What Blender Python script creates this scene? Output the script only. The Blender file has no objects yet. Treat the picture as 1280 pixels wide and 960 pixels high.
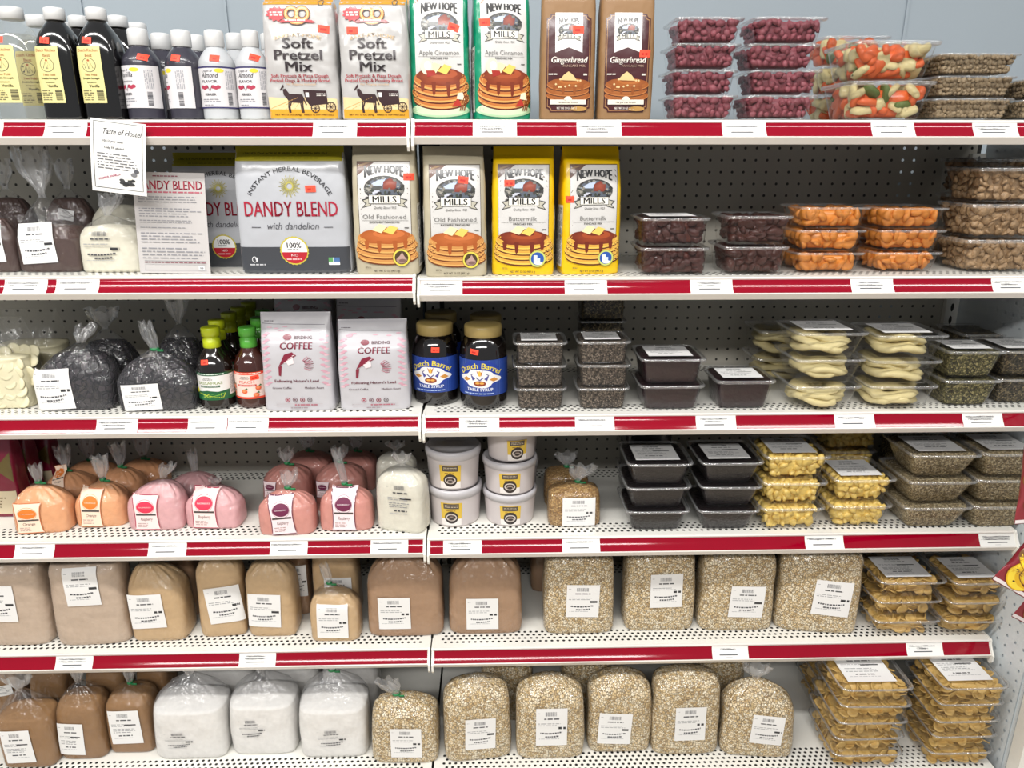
import bpy, math, random
import numpy as np
from mathutils import Matrix, Vector

# ------------------------------------------------------------------ camera, world, light, exposure
scene = bpy.context.scene
COL = scene.collection
CAM_Z, CAM_D, PITCH, YAW, FPX = 1.50, 1.3463, math.radians(17.315), math.radians(1.4726), 924.0
cam_data = bpy.data.cameras.new('camera')
cam_data.sensor_width = 36.0
cam_data.lens = 36.0 * FPX / 1280.0
cam_data.clip_start = 0.05
cam = bpy.data.objects.new('camera', cam_data)
COL.objects.link(cam)
cam.location = (0, -CAM_D, CAM_Z)
cam.rotation_euler = (math.pi / 2 - PITCH, 0, -YAW)
scene.camera = cam

world = bpy.data.worlds.new('world')
scene.world = world
world.use_nodes = True
world.node_tree.nodes['Background'].inputs[0].default_value = (0.93, 0.96, 1.0, 1)
world.node_tree.nodes['Background'].inputs[1].default_value = 0.30

def area(name, loc, rot, sx, sy, power, color=(1, 0.98, 0.95)):
    L = bpy.data.lights.new(name, 'AREA')
    L.shape = 'RECTANGLE'
    L.size, L.size_y, L.energy, L.color = sx, sy, power, color
    o = bpy.data.objects.new(name, L)
    o.location, o.rotation_euler = loc, rot
    COL.objects.link(o)
    return o
# fluorescent ceiling lines running along the aisle, stronger towards its left end
area('ceiling_tube_light', (-0.9, -1.15, 3.0), (0, 0, 0), 3.0, 0.2, 60)
area('ceiling_tube_light', (1.7, -1.15, 3.0), (0, 0, 0), 1.4, 0.2, 18)
area('ceiling_tube_light', (-0.7, -3.2, 3.0), (math.radians(28), 0, 0), 3.6, 0.3, 84)

scene.view_settings.view_transform = 'Standard'
scene.view_settings.look = 'None'
scene.view_settings.exposure = 0.26
scene.view_settings.gamma = 1.0
scene.view_settings.use_curve_mapping = False
scene.cycles.transparent_max_bounces = 32
scene.cycles.max_bounces = 8
scene.cycles.caustics_reflective = False
scene.cycles.caustics_refractive = False
scene.cycles.sample_clamp_indirect = 4.0

# ------------------------------------------------------------------ measuring helpers
ROT = np.array(cam.rotation_euler.to_matrix())
EYE = np.array([0, -CAM_D, CAM_Z])
Z1, Z2, Z3, Z4, Z5, Z6 = 1.5552, 1.2899, 1.0225, 0.7580, 0.4928, 0.2300
ZL = {1: Z1, 2: Z2, 3: Z3, 4: Z4, 5: Z5, 6: Z6}
ZR = {1: Z1 + .001, 2: Z2 - .0054, 3: Z3 - .003, 4: Z4 - .003, 5: Z5 - .0017, 6: Z6}
SEAM, BAY, DEPTH = -0.1389, 1.219, 0.352

def ray(px, py):
    return ROT @ np.array([(px - 640) / FPX, (480 - py) / FPX, -1.0])
def at(px, py, Y):
    d = ray(px, py)
    return EYE + d * ((Y - EYE[1]) / d[1])
def ground(px, py, z):
    d = ray(px, py)
    return EYE + d * ((z - EYE[2]) / d[2])
def proj(P):
    c = ROT.T @ (np.array(P) - EYE)
    return 640 + FPX * c[0] / -c[2], 480 - FPX * c[1] / -c[2]

# ------------------------------------------------------------------ object helpers
def rgb(h):
    h = h.lstrip('#')
    h = ''.join(q * 2 for q in h) if len(h) == 3 else h
    c = [int(h[i:i + 2], 16) / 255 for i in (0, 2, 4)]
    return tuple(x / 12.92 if x <= .04045 else ((x + .055) / 1.055) ** 2.4 for x in c)

def mesh(name, V, F, smooth=True):
    me = bpy.data.meshes.new(name)
    V = np.asarray(V, dtype=np.float32)
    if isinstance(F, np.ndarray):
        n, k = F.shape
        me.vertices.add(len(V)); me.vertices.foreach_set('co', V.ravel())
        me.loops.add(n * k); me.loops.foreach_set('vertex_index', F.astype(np.int32).ravel())
        me.polygons.add(n)
        me.polygons.foreach_set('loop_start', np.arange(0, n * k, k, dtype=np.int32))
        me.update(calc_edges=True)
    else:
        me.from_pydata(V.tolist(), [], F)
    me.polygons.foreach_set('use_smooth', [smooth] * len(me.polygons))
    me.update()
    return me
def link(name, me, mat=None, parent=None, loc=None, rot=None):
    if mat is not None and not me.materials:
        me.materials.append(mat)
    o = bpy.data.objects.new(name, me)
    COL.objects.link(o)
    if parent is not None:
        o.parent = parent
    if loc is not None:
        o.location = loc
    if rot is not None:
        o.rotation_euler = rot
    return o
def thing(name, label, cat, loc=(0, 0, 0), rz=0.0, group=None, rx=0.0, ry=0.0):
    o = bpy.data.objects.new(name, None)
    COL.objects.link(o)
    o.empty_display_size = .02
    o.location = loc
    o.rotation_euler = (rx, ry, rz)
    return tag(o, label, cat, group)
def tag(o, label, cat, group=None):
    o['label'] = label
    o['category'] = cat
    if group:
        o['group'] = group
    return o

class MB:
    """collects verts and faces for one mesh"""
    def __init__(s):
        s.V, s.F = [], []
    def add(s, V, F):
        b = len(s.V)
        s.V.extend([tuple(map(float, v)) for v in V])
        s.F.extend([tuple(int(i) + b for i in f) for f in F])
        return s
    def box(s, x0, x1, y0, y1, z0, z1):
        return s.add([(x0, y0, z0), (x1, y0, z0), (x1, y1, z0), (x0, y1, z0), (x0, y0, z1), (x1, y0, z1), (x1, y1, z1), (x0, y1, z1)],
                     [(0, 3, 2, 1), (4, 5, 6, 7), (0, 1, 5, 4), (1, 2, 6, 5), (2, 3, 7, 6), (3, 0, 4, 7)])
    def extrude_x(s, prof, x0, x1, closed=False, caps=False):
        n = len(prof)
        V = [(x0, y, z) for y, z in prof] + [(x1, y, z) for y, z in prof]
        F = [(i, i + 1, n + i + 1, n + i) for i in range(n - 1)]
        if closed:
            F.append((n - 1, 0, n, 2 * n - 1))
        if caps:
            F += [tuple(range(n)), tuple(reversed(range(n, 2 * n)))]
        return s.add(V, F)
    def me(s, name, smooth=False):
        return mesh(name, s.V, s.F, smooth)

def rings_faces(R, M, base=0):
    i = np.arange(R - 1)[:, None] * M
    j = np.arange(M)[None, :]
    k = (j + 1) % M
    return np.stack([i + j, i + k, i + M + k, i + M + j], -1).reshape(-1, 4) + base

def stations(st, k=6):
    """Catmull-Rom through (z, a, b, n, ox, oy) rows"""
    S = np.array([list(r) + [0] * (6 - len(r)) for r in st], float)
    if k <= 1:
        return S
    P = np.vstack([2 * S[0] - S[1], S, 2 * S[-1] - S[-2]])
    out = []
    for i in range(1, len(P) - 2):
        for t in np.linspace(0, 1, k, endpoint=False):
            p0, p1, p2, p3 = P[i - 1:i + 3]
            out.append(.5 * (2 * p1 + (p2 - p0) * t + (2 * p0 - 5 * p1 + 4 * p2 - p3) * t * t + (3 * p1 - p0 - 3 * p2 + p3) * t ** 3))
    out.append(S[-1])
    O = np.array(out)
    O[:, 1:3] = np.maximum(O[:, 1:3], .0004)
    O[:, 3] = np.maximum(O[:, 3], 1.6)
    return O

def ring_grid(st, M=44, k=6, disp=None):
    S = stations(st, k)
    th = np.linspace(0, 2 * np.pi, M, endpoint=False) - np.pi / 2 + np.pi / M
    c, s = np.cos(th), np.sin(th)
    e = 2.0 / S[:, 3][:, None]
    x = S[:, 1][:, None] * np.sign(c) * np.abs(c) ** e
    y = S[:, 2][:, None] * np.sign(s) * np.abs(s) ** e
    if disp is not None:
        f = disp(th[None, :], S[:, 0][:, None], x, y)
        x, y = x * f, y * f
    x = x + S[:, 4][:, None]
    y = y + S[:, 5][:, None]
    z = np.repeat(S[:, 0][:, None], M, 1)
    return np.stack([x, y, z], -1)

def grid_mesh(name, P, bottom=True, top=True, smooth=True):
    R, M, _ = P.shape
    F = rings_faces(R, M).tolist()
    V = P.reshape(-1, 3)
    if bottom:
        V = np.vstack([V, P[0].mean(0)])
        b = len(V) - 1
        F += [[(j + 1) % M, j, b] for j in range(M)]
    if top:
        V = np.vstack([V, P[-1].mean(0)])
        b = len(V) - 1
        o = (R - 1) * M
        F += [[o + j, o + (j + 1) % M, b] for j in range(M)]
    return mesh(name, V, F, smooth)

class Front:
    """front surface y(x, z) of a ring grid"""
    def __init__(s, P):
        zs, rows = [], []
        s.P = P
        for r in P:
            z = r[:, 2].mean()
            if zs and z <= zs[-1] + 1e-6:
                continue
            h = r[r[:, 1] <= r[:, 1].mean() + 1e-9]
            h = h[np.argsort(h[:, 0])]
            zs.append(z); rows.append(h)
        s.z = np.array(zs); s.rows = rows
    def __call__(s, x, z):
        x, z = np.asarray(x, float), np.asarray(z, float)
        i = np.clip(np.searchsorted(s.z, z) - 1, 0, len(s.z) - 2)
        t = np.clip((z - s.z[i]) / (s.z[i + 1] - s.z[i]), 0, 1)
        lo, hi = np.zeros(x.shape), np.zeros(x.shape)
        for k in np.unique(i):
            m = i == k
            lo[m] = np.interp(x[m], s.rows[k][:, 0], s.rows[k][:, 1])
            hi[m] = np.interp(x[m], s.rows[k + 1][:, 0], s.rows[k + 1][:, 1])
        return lo * (1 - t) + hi * t

# ------------------------------------------------------------------ flat print (labels, lettering, posters)
_tc = {}
def text_tris(s, bold=0.0):
    key = (s, bold)
    if key not in _tc:
        cu = bpy.data.curves.new('t', 'FONT')
        cu.body = s
        cu.resolution_u = 2
        cu.offset = bold
        o = bpy.data.objects.new('t', cu)
        COL.objects.link(o)
        dg = bpy.context.evaluated_depsgraph_get()
        me = o.evaluated_get(dg).to_mesh()
        me.calc_loop_triangles()
        V = np.zeros(len(me.vertices) * 3, np.float32); me.vertices.foreach_get('co', V)
        T = np.zeros(len(me.loop_triangles) * 3, np.int32); me.loop_triangles.foreach_get('vertices', T)
        V = V.reshape(-1, 3)[:, :2].astype(float)
        o.evaluated_get(dg).to_mesh_clear()
        bpy.data.objects.remove(o)
        bpy.data.curves.remove(cu)
        if len(V):
            V[:, 0] -= (V[:, 0].min() + V[:, 0].max()) / 2
        _tc[key] = (V, T.reshape(-1, 3))
    V, T = _tc[key]
    return V.copy(), T

class Art:
    def __init__(s):
        s.V, s.T, s.C, s.n, s.k = [], [], [], 0, 0
    def put(s, V, T, c, lay=None):
        V = np.asarray(V, float)
        if len(V) == 0:
            return s
        if lay is None:
            s.k += 1
            lay = s.k
        s.V.append(np.c_[V, np.full(len(V), lay)])
        s.T.append(np.asarray(T, int) + s.n)
        c = rgb(c) if isinstance(c, str) else c
        s.C.append(np.tile(np.array([*c, 1.0]), (len(V), 1)))
        s.n += len(V)
        return s
    def poly(s, P, c, lay=None, c2=None):            # star-shaped about its mean
        P = np.asarray(P, float)
        n = len(P)
        s.put(np.vstack([P, P.mean(0)]), [(i, (i + 1) % n, n) for i in range(n)], c, lay)
        if c2:
            s.C[-1][-1, :3] = rgb(c2)
        return s
    def rect(s, x0, y0, x1, y1, c, lay=None):
        return s.put([(x0, y0), (x1, y0), (x1, y1), (x0, y1)], [(0, 1, 2), (0, 2, 3)], c, lay)
    def rects(s, R, c, lay=None):
        R = np.asarray(R, float)
        if len(R) == 0:
            return s
        V = np.stack([R[:, [0, 1]], R[:, [2, 1]], R[:, [2, 3]], R[:, [0, 3]]], 1).reshape(-1, 2)
        b = np.arange(len(R))[:, None] * 4
        return s.put(V, np.vstack([b + [0, 1, 2], b + [0, 2, 3]]), c, lay)
    def ell(s, cx, cy, rx, ry, c, n=28, a0=0, a1=2 * math.pi, lay=None, c2=None):
        t = np.linspace(a0, a1, n, endpoint=abs(a1 - a0) < 6.28)
        return s.poly(np.c_[cx + rx * np.cos(t), cy + ry * np.sin(t)], c, lay, c2)
    def line(s, P, w, c, lay=None, closed=False):
        P = np.asarray(P, float)
        if closed:
            P = np.vstack([P, P[:1]])
        d = np.gradient(P, axis=0)
        d /= np.linalg.norm(d, axis=1)[:, None] + 1e-12
        nrm = np.c_[-d[:, 1], d[:, 0]] * w / 2
        n = len(P)
        T = []
        for i in range(n - 1):
            T += [(i, i + 1, n + i + 1), (i, n + i + 1, n + i)]
        return s.put(np.vstack([P - nrm, P + nrm]), T, c, lay)
    def ring(s, cx, cy, rx, ry, w, c, n=32, lay=None, a0=0, a1=2 * math.pi):
        t = np.linspace(a0, a1, n)
        return s.line(np.c_[cx + rx * np.cos(t), cy + ry * np.sin(t)], w, c, lay)
    def text(s, t, cx, cy, h, c, w=None, bold=.0, shear=0.0, arc=None, fn=None, lay=None, rot=0.0):
        V, T = text_tris(t, min(bold, 0.0))
        if not len(V):
            return s
        V[:, 1] *= h / .69
        cur = V[:, 0].max() - V[:, 0].min()
        V[:, 0] *= (w / cur) if w else h / .69
        V[:, 0] += shear * V[:, 1]
        if fn:
            V = fn(V)
        if arc:
            a = V[:, 0] / arc
            r = arc + V[:, 1]
            V = np.c_[r * np.sin(a), r * np.cos(a) - arc]
        if rot:
            cr, sr = math.cos(rot), math.sin(rot)
            V = np.c_[V[:, 0] * cr - V[:, 1] * sr, V[:, 0] * sr + V[:, 1] * cr]
        if bold > 0:
            if lay is None:
                s.k += 1
                lay = s.k
            dx = bold * h / .69 * 1.2
            for k in (-1, 0, 1):
                s.put(V + [cx + k * dx, cy], T, c, lay)
            return s
        return s.put(V + [cx, cy], T, c, lay)
    def micro(s, x0, y0, x1, y1, rows, c, rnd, fill=.45, ragged=.25, lay=None):   # print too fine to read
        R = []
        p = (y1 - y0) / rows
        for i in range(rows):
            y = y1 - (i + .75) * p
            x, xe = x0, x1 - rnd.random() * ragged * (x1 - x0)
            while x < xe:
                l = min(rnd.uniform(.6, 2.8) * p, xe - x)
                R.append((x, y, x + l, y + fill * p))
                x += l + .45 * p
        return s.rects(R, c, lay)
    def micro_v(s, x0, y0, x1, y1, cols, c, rnd, lay=None):
        R = []
        p = (x1 - x0) / cols
        for i in range(cols):
            y = y0
            while y < y1:
                l = min(rnd.uniform(.8, 3) * p, y1 - y)
                R.append((x0 + (i + .25) * p, y, x0 + (i + .7) * p, y + l))
                y += l + .5 * p
        return s.rects(R, c, lay)
    def bars(s, x0, y0, x1, y1, n, c, rnd, lay=None, horiz=False):
        R = []
        for i in range(n):
            f0 = (i + rnd.uniform(0, .25)) / n
            f1 = f0 + rnd.uniform(.3, .7) / n
            R.append((x0, y0 + f0 * (y1 - y0), x1, y0 + f1 * (y1 - y0)) if horiz else (x0 + f0 * (x1 - x0), y0, x0 + f1 * (x1 - x0), y1))
        return s.rects(R, c, lay)
    def data(s, maxedge):
        V = np.vstack(s.V); T = np.vstack(s.T); C = np.vstack(s.C)
        for _ in range(14):
            p = V[T][:, :, :2]
            e = np.linalg.norm(p - np.roll(p, -1, 1), axis=2)
            m = e.max(1) > maxedge
            if not m.any():
                break
            t, k = T[m], e[m].argmax(1)
            r = np.arange(len(t))
            a, b, c = t[r, k], t[r, (k + 1) % 3], t[r, (k + 2) % 3]
            nv = len(V) + r
            V = np.vstack([V, (V[a] + V[b]) / 2]); C = np.vstack([C, (C[a] + C[b]) / 2])
            T = np.vstack([T[~m], np.c_[a, nv, c], np.c_[nv, b, c]])
        return V, T, C
    def place(s, name, fn, mat, parent=None, maxedge=.005, step=5e-5, label=None, loc=None, rot=None):
        """fn(u, v, lift) -> xyz arrays"""
        V, T, C = s.data(maxedge)
        P = np.stack(fn(V[:, 0], V[:, 1], V[:, 2] * step), -1)
        me = mesh(name, P, T, True)
        a = me.color_attributes.new('Col', 'FLOAT_COLOR', 'POINT')
        a.data.foreach_set('color', C.astype(np.float32).ravel())
        o = link(name, me, mat, parent, loc, rot)
        if label:
            o['label'] = label
        return o

def on_front(fr, cx=0, cz=0, rot=0.0, lift=.0006, env=0.0):
    cr, sr = math.cos(rot), math.sin(rot)
    def f(u, v, l):
        x, z = cx + u * cr - v * sr, cz + u * sr + v * cr
        y = fr(x, z)
        if env:                      # paper bridges the hollows of a crumpled bag
            for dx in (-2, -1, 0, 1, 2):
                for dz in (-1, 0, 1):
                    y = np.minimum(y, fr(x + dx * env, z + dz * env))
        return x, y - lift - l, z
    return f
def flat_front(cx=0, y=0, cz=0, rot=0.0):
    cr, sr = math.cos(rot), math.sin(rot)
    def f(u, v, l):
        return cx + u * cr - v * sr, y - l, cz + u * sr + v * cr
    return f
def flat_top(cx=0, cy=0, z=0, rot=0.0):
    cr, sr = math.cos(rot), math.sin(rot)
    def f(u, v, l):
        return cx + u * cr - v * sr, cy + u * sr + v * cr, z + l
    return f

# ------------------------------------------------------------------ materials
MAT = {}
def nt(name):
    m = bpy.data.materials.new(name)
    m.use_nodes = True
    t = m.node_tree
    return m, t, t.nodes['Principled BSDF'], t.nodes['Material Output']
def bump(t, bs, height, strength, dist=.002):
    b = t.nodes.new('ShaderNodeBump')
    b.inputs['Strength'].default_value = strength
    b.inputs['Distance'].default_value = dist
    t.links.new(height, b.inputs['Height'])
    if bs is not None:
        t.links.new(b.outputs['Normal'], bs.inputs['Normal'])
    return b
def noise(t, scale, detail=3, rough=.55, coord='Object', dist=0.0):
    tc = t.nodes.new('ShaderNodeTexCoord')
    n = t.nodes.new('ShaderNodeTexNoise')
    n.inputs['Scale'].default_value = scale
    n.inputs['Detail'].default_value = detail
    n.inputs['Roughness'].default_value = rough
    n.inputs['Distortion'].default_value = dist
    t.links.new(tc.outputs[coord], n.inputs['Vector'])
    return n
def ramp(t, fac, stops):
    r = t.nodes.new('ShaderNodeValToRGB')
    while len(r.color_ramp.elements) < len(stops):
        r.color_ramp.elements.new(.5)
    for e, (p, c) in zip(r.color_ramp.elements, stops):
        e.position = p
        e.color = (*rgb(c), 1)
    t.links.new(fac, r.inputs['Fac'])
    return r
def plain(name, c, rough=.5, coat=0, spec=.5, metal=0, var=.06, vs=30, bumps=None):
    m, t, b, _ = nt(name)
    n = noise(t, vs)
    mx = t.nodes.new('ShaderNodeMix'); mx.data_type = 'RGBA'
    cc = np.array(rgb(c))
    mx.inputs['A'].default_value = (*(cc * (1 - var)), 1)
    mx.inputs['B'].default_value = (*np.minimum(cc * (1 + var), 1), 1)
    t.links.new(n.outputs['Fac'], mx.inputs['Factor'])
    t.links.new(mx.outputs['Result'], b.inputs['Base Color'])
    b.inputs['Roughness'].default_value = rough
    b.inputs['Coat Weight'].default_value = coat
    b.inputs['Coat Roughness'].default_value = .12
    b.inputs['Specular IOR Level'].default_value = spec
    b.inputs['Metallic'].default_value = metal
    if bumps:
        bn = noise(t, bumps[0], 2)
        bump(t, b, bn.outputs['Fac'], bumps[1], bumps[2] if len(bumps) > 2 else .002)
    MAT[name] = m
    return m
def printed(name, rough, coat=0.0, bumps=None):
    m, t, b, _ = nt(name)
    a = t.nodes.new('ShaderNodeVertexColor'); a.layer_name = 'Col'
    t.links.new(a.outputs['Color'], b.inputs['Base Color'])
    b.inputs['Roughness'].default_value = rough
    b.inputs['Coat Weight'].default_value = coat
    b.inputs['Coat Roughness'].default_value = .15
    if bumps:
        bn = noise(t, bumps[0], 2, dist=.6)
        bump(t, b, bn.outputs['Fac'], bumps[1], .004)
    MAT[name] = m
    return m
def film(name, haze=.04, rough=.1, scale=38, strength=.35, gain=.5, tint=(.985, .985, .985), base=.035, hazecol=(.9, .9, .92)):
    m, t, b, out = nt(name)
    t.nodes.remove(b)
    n = noise(t, scale, 3, .55, dist=1.2)
    mp = t.nodes.new('ShaderNodeMapping'); mp.inputs['Scale'].default_value = (1.4, 1.4, .5)
    t.links.new(n.inputs['Vector'].links[0].from_socket, mp.inputs['Vector']); t.links.new(mp.outputs[0], n.inputs['Vector'])
    bp = t.nodes.new('ShaderNodeBump')
    bp.inputs['Strength'].default_value = strength
    bp.inputs['Distance'].default_value = .006
    t.links.new(n.outputs['Fac'], bp.inputs['Height'])
    lw = t.nodes.new('ShaderNodeLayerWeight'); lw.inputs['Blend'].default_value = .5
    bq = t.nodes.new('ShaderNodeBump'); bq.inputs['Strength'].default_value = strength * .5; bq.inputs['Distance'].default_value = .004
    t.links.new(n.outputs['Fac'], bq.inputs['Height']); t.links.new(bq.outputs['Normal'], lw.inputs['Normal'])
    fr = t.nodes.new('ShaderNodeMath'); fr.operation = 'POWER'; fr.inputs[1].default_value = 4.0
    t.links.new(lw.outputs['Facing'], fr.inputs[0])
    mm = t.nodes.new('ShaderNodeMath'); mm.operation = 'MULTIPLY_ADD'; mm.use_clamp = True
    mm.inputs[1].default_value = gain; mm.inputs[2].default_value = base
    t.links.new(fr.outputs[0], mm.inputs[0])
    tr = t.nodes.new('ShaderNodeBsdfTransparent'); tr.inputs['Color'].default_value = (*tint, 1)
    df = t.nodes.new('ShaderNodeBsdfDiffuse'); df.inputs['Color'].default_value = (*hazecol, 1)
    m1 = t.nodes.new('ShaderNodeMixShader'); m1.inputs['Fac'].default_value = haze
    t.links.new(tr.outputs[0], m1.inputs[1]); t.links.new(df.outputs[0], m1.inputs[2])
    gl = t.nodes.new('ShaderNodeBsdfGlossy'); gl.inputs['Roughness'].default_value = rough
    gl.inputs['Color'].default_value = (1, 1, 1, 1)
    t.links.new(bp.outputs['Normal'], gl.inputs['Normal'])
    m2 = t.nodes.new('ShaderNodeMixShader')
    t.links.new(mm.outputs[0], m2.inputs['Fac'])
    t.links.new(m1.outputs[0], m2.inputs[1]); t.links.new(gl.outputs[0], m2.inputs[2])
    t.links.new(m2.outputs[0], out.inputs['Surface'])
    MAT[name] = m
    return m
def grains(name, scale, stops, gap='#3a2c1c', bumpst=.8, dist=.003, gapw=.12, stretch=None):
    """flakes or seeds: voronoi cells with their own tone"""
    m, t, b, _ = nt(name)
    tc = t.nodes.new('ShaderNodeTexCoord')
    src = tc.outputs['Object']
    nz = noise(t, scale * .5, 2)
    va = t.nodes.new('ShaderNodeVectorMath'); va.operation = 'MULTIPLY_ADD'
    va.inputs[1].default_value = (.6 / scale,) * 3
    t.links.new(nz.outputs['Color'], va.inputs[0]); t.links.new(src, va.inputs[2])
    src = va.outputs[0]
    if stretch:
        mp = t.nodes.new('ShaderNodeMapping'); mp.inputs['Scale'].default_value = stretch
        t.links.new(src, mp.inputs['Vector']); src = mp.outputs[0]
    v = t.nodes.new('ShaderNodeTexVoronoi'); v.inputs['Scale'].default_value = scale
    t.links.new(src, v.inputs['Vector'])
    sp = t.nodes.new('ShaderNodeSeparateColor'); t.links.new(v.outputs['Color'], sp.inputs[0])
    r = ramp(t, sp.outputs[0], stops)
    e = t.nodes.new('ShaderNodeTexVoronoi'); e.feature = 'DISTANCE_TO_EDGE'; e.inputs['Scale'].default_value = scale
    t.links.new(src, e.inputs['Vector'])
    mr = t.nodes.new('ShaderNodeMapRange'); mr.inputs['From Max'].default_value = gapw
    t.links.new(e.outputs['Distance'], mr.inputs['Value'])
    mx = t.nodes.new('ShaderNodeMix'); mx.data_type = 'RGBA'
    mx.inputs['A'].default_value = (*rgb(gap), 1)
    t.links.new(mr.outputs[0], mx.inputs['Factor']); t.links.new(r.outputs['Color'], mx.inputs['B'])
    t.links.new(mx.outputs['Result'], b.inputs['Base Color'])
    b.inputs['Roughness'].default_value = .7
    ad = t.nodes.new('ShaderNodeMath'); ad.operation = 'ADD'
    t.links.new(mr.outputs[0], ad.inputs[0]); t.links.new(sp.outputs[1], ad.inputs[1])
    bump(t, b, ad.outputs[0], bumpst, dist)
    MAT[name] = m
    return m

plain('steel_white', '#e9e7df', .38, .15, var=.03, vs=14)
plain('peg_paint', '#b9b4a8', .55, 0, var=.05, vs=10)
plain('side_paint', '#dfe6e9', .5, 0, var=.05, vs=10)
plain('dark_metal_and_shade', '#3b3936', .6)  # hanger metal; elsewhere its dark tone stands in for shade inside holes
plain('red_strip', '#8c001d', .09, 0, .45, var=.07, vs=18)
plain('rail_white', '#e4dfd8', .3, .3, var=.04)
plain('paper', '#e6e5e1', .6, .05, var=.02)
plain('paper_shaded', '#bdb9b7', .55, .05, var=.02)  # the white paper again, shelf shade put into its colour
plain('wall_paint', '#98a2a9', .55, 0, var=.06, vs=3, bumps=(180, .05))
plain('floor_tile', '#b9ad9b', .35, .1, var=.08, vs=6)
plain('cap_white', '#d2d2d1', .35, .2, var=.02)
plain('black_liquid', '#0b0908', .08, 1.0, var=.1)
plain('brown_liquid', '#34323c', .3, .5, var=.12)
plain('milky_plastic', '#b8babc', .35, .25, var=.04)
plain('syrup', '#0c0706', .07, 1.0, var=.1)
plain('tea_dark', '#160f0b', .07, 1.0, var=.1)
plain('tea_red', '#3c1a12', .07, 1.0, var=.1)
plain('tan_cap', '#a58f56', .45, .2, var=.06)
plain('lime_cap', '#b8c41a', .35, .3, var=.05)
plain('green_cap', '#56ad3c', .35, .3, var=.05)
plain('tub_white', '#c6bebd', .4, .25, var=.05, vs=16)
plain('tub_lid', '#bfbcbf', .35, .3, var=.04)
plain('tie_green', '#1e7a45', .5)
plain('sticker_red', '#ff3f24', .5, var=.02)
plain('bag_cream', '#b3aa92', .45, .2, var=.05, bumps=(24, .3, .01))
plain('bag_yellow', '#e3b905', .35, .35, var=.05, bumps=(24, .3, .01))
plain('bag_green', '#0a8a66', .28, .5, var=.07, bumps=(26, .5, .012))
plain('bag_kraft', '#8c6a45', .6, .05, var=.08, vs=40, bumps=(26, .4, .01))
plain('bag_white', '#b4b2b0', .28, .5, var=.04, bumps=(22, .5, .012))
plain('pouch_grey', '#b2b4b9', .25, .5, var=.04, bumps=(18, .35, .01))
plain('coffee_bag', '#bab8bc', .36, .3, var=.04, bumps=(18, .35, .01))
plain('foil_crimson', '#7a1230', .3, .4, var=.1, bumps=(24, .5, .01))
plain('pouch_snack', '#8c2330', .3, .5, var=.08, bumps=(24, .5, .01))
printed('print_matte', .55)
printed('print_paper', .6, 0)
printed('print_gloss', .3, .5, (22, .35))
printed('print_glass', .3, .3)
film('bag_film', .02, .12, 34, 1.5, .5, base=.05)
film('bag_film_glossy', .03, .12, 30, 1.6, .6, base=.05, hazecol=(.7, .72, .8))
film('bag_film_clear', .015, .12, 30, 1.4, .45, base=.05)
film('bag_film_milky', .12, .13, 30, 1.5, .5, base=.06, hazecol=(.92, .92, .94))
film('tail_film', .13, .14, 60, .7, .6, base=.08)
film('clam_plastic', .005, .06, 16, .12, .5, tint=(.985, .985, .985), base=.018)
film('clam_edge', .14, .06, 40, .5, .8, tint=(.94, .94, .94), base=.20, hazecol=(.8, .8, .8))
film('bottle_clear', .02, .05, 12, .1, .8, tint=(.97, .97, .96), base=.04)

for nm, c in dict(powder_taupe='#bfa994', powder_tan='#c4a47a', powder_brown='#a27f60', brown_sugar='#8c673f', powder_white='#e6e3de', powder_cream='#dcd7c4',
                  jelly_orange='#e2a273', jelly_pink='#dba6a8', jelly_salmon='#cf8c80', cocoa='#453029', potato_white='#d8d4c4').items():
    plain(nm, c, .75, 0, .3, var=.12, vs=110, bumps=(26, .5, .012))
grains('oats', 200, [(0, '#b0905e'), (.25, '#d3b783'), (.55, '#e4cea6'), (1, '#f0e4c8')], '#8d7450', .8, .003, .10)
grains('oats_fine', 300, [(0, '#7a6140'), (.3, '#ac9268'), (.6, '#c5ad84'), (1, '#ddcdaa')], '#5c4930', .8, .002, .10)
grains('flax', 330, [(0, '#95692f'), (.5, '#bd9150'), (1, '#d9b376')], '#6a4a20', .8, .002)
grains('chia', 420, [(0, '#1d1813'), (.5, '#5d5044'), (1, '#9c8d7c')], '#14100c', .8, .002)
grains('seed_mix', 330, [(0, '#6b5a3c'), (.4, '#a8946c'), (.8, '#c9b68c'), (1, '#e0d3b0')], '#3a2f1e', .9, .002)
grains('seed_dark', 300, [(0, '#1c1810'), (.5, '#544a34'), (1, '#978560')], '#0d0b06', .9, .002)
grains('seed_green', 260, [(0, '#26240f'), (.5, '#6b6538'), (1, '#a59a68')], '#12100a', .9, .002)
grains('chocolate_chip', 80, [(0, '#171114'), (.6, '#221a1e'), (1, '#30272b')], '#0c080a', .9, .008, .12)
plain('wafer', '#e2dab6', .5, .1, var=.08, vs=40)
plain('strawberry', '#824049', .6, .05, var=.5, vs=60, bumps=(220, .6, .002))
plain('cherry_dark', '#21080f', .3, .4, var=.5, vs=50, bumps=(120, .8, .004))
plain('dark_berry', '#120a0b', .35, .3, var=.4, vs=60, bumps=(130, .8, .004))
plain('date', '#4a1e12', .3, .4, var=.4, vs=50, bumps=(150, .7, .003))
plain('apricot', '#d58430', .4, .2, var=.22, vs=40, bumps=(90, .4, .003))
plain('banana_chip', '#c7a35c', .45, .2, var=.25, vs=70, bumps=(180, .4, .002))
plain('pineapple', '#e2d29a', .35, .3, var=.2, vs=60, bumps=(120, .6, .004))
plain('pineapple_bit', '#dfc067', .4, .2, var=.2, vs=60, bumps=(120, .6, .003))
plain('walnut', '#977a58', .55, .1, var=.6, vs=90, bumps=(150, .9, .004))
plain('papaya', '#cf5a22', .35, .3, var=.25, vs=40, bumps=(90, .4, .003))
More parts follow.
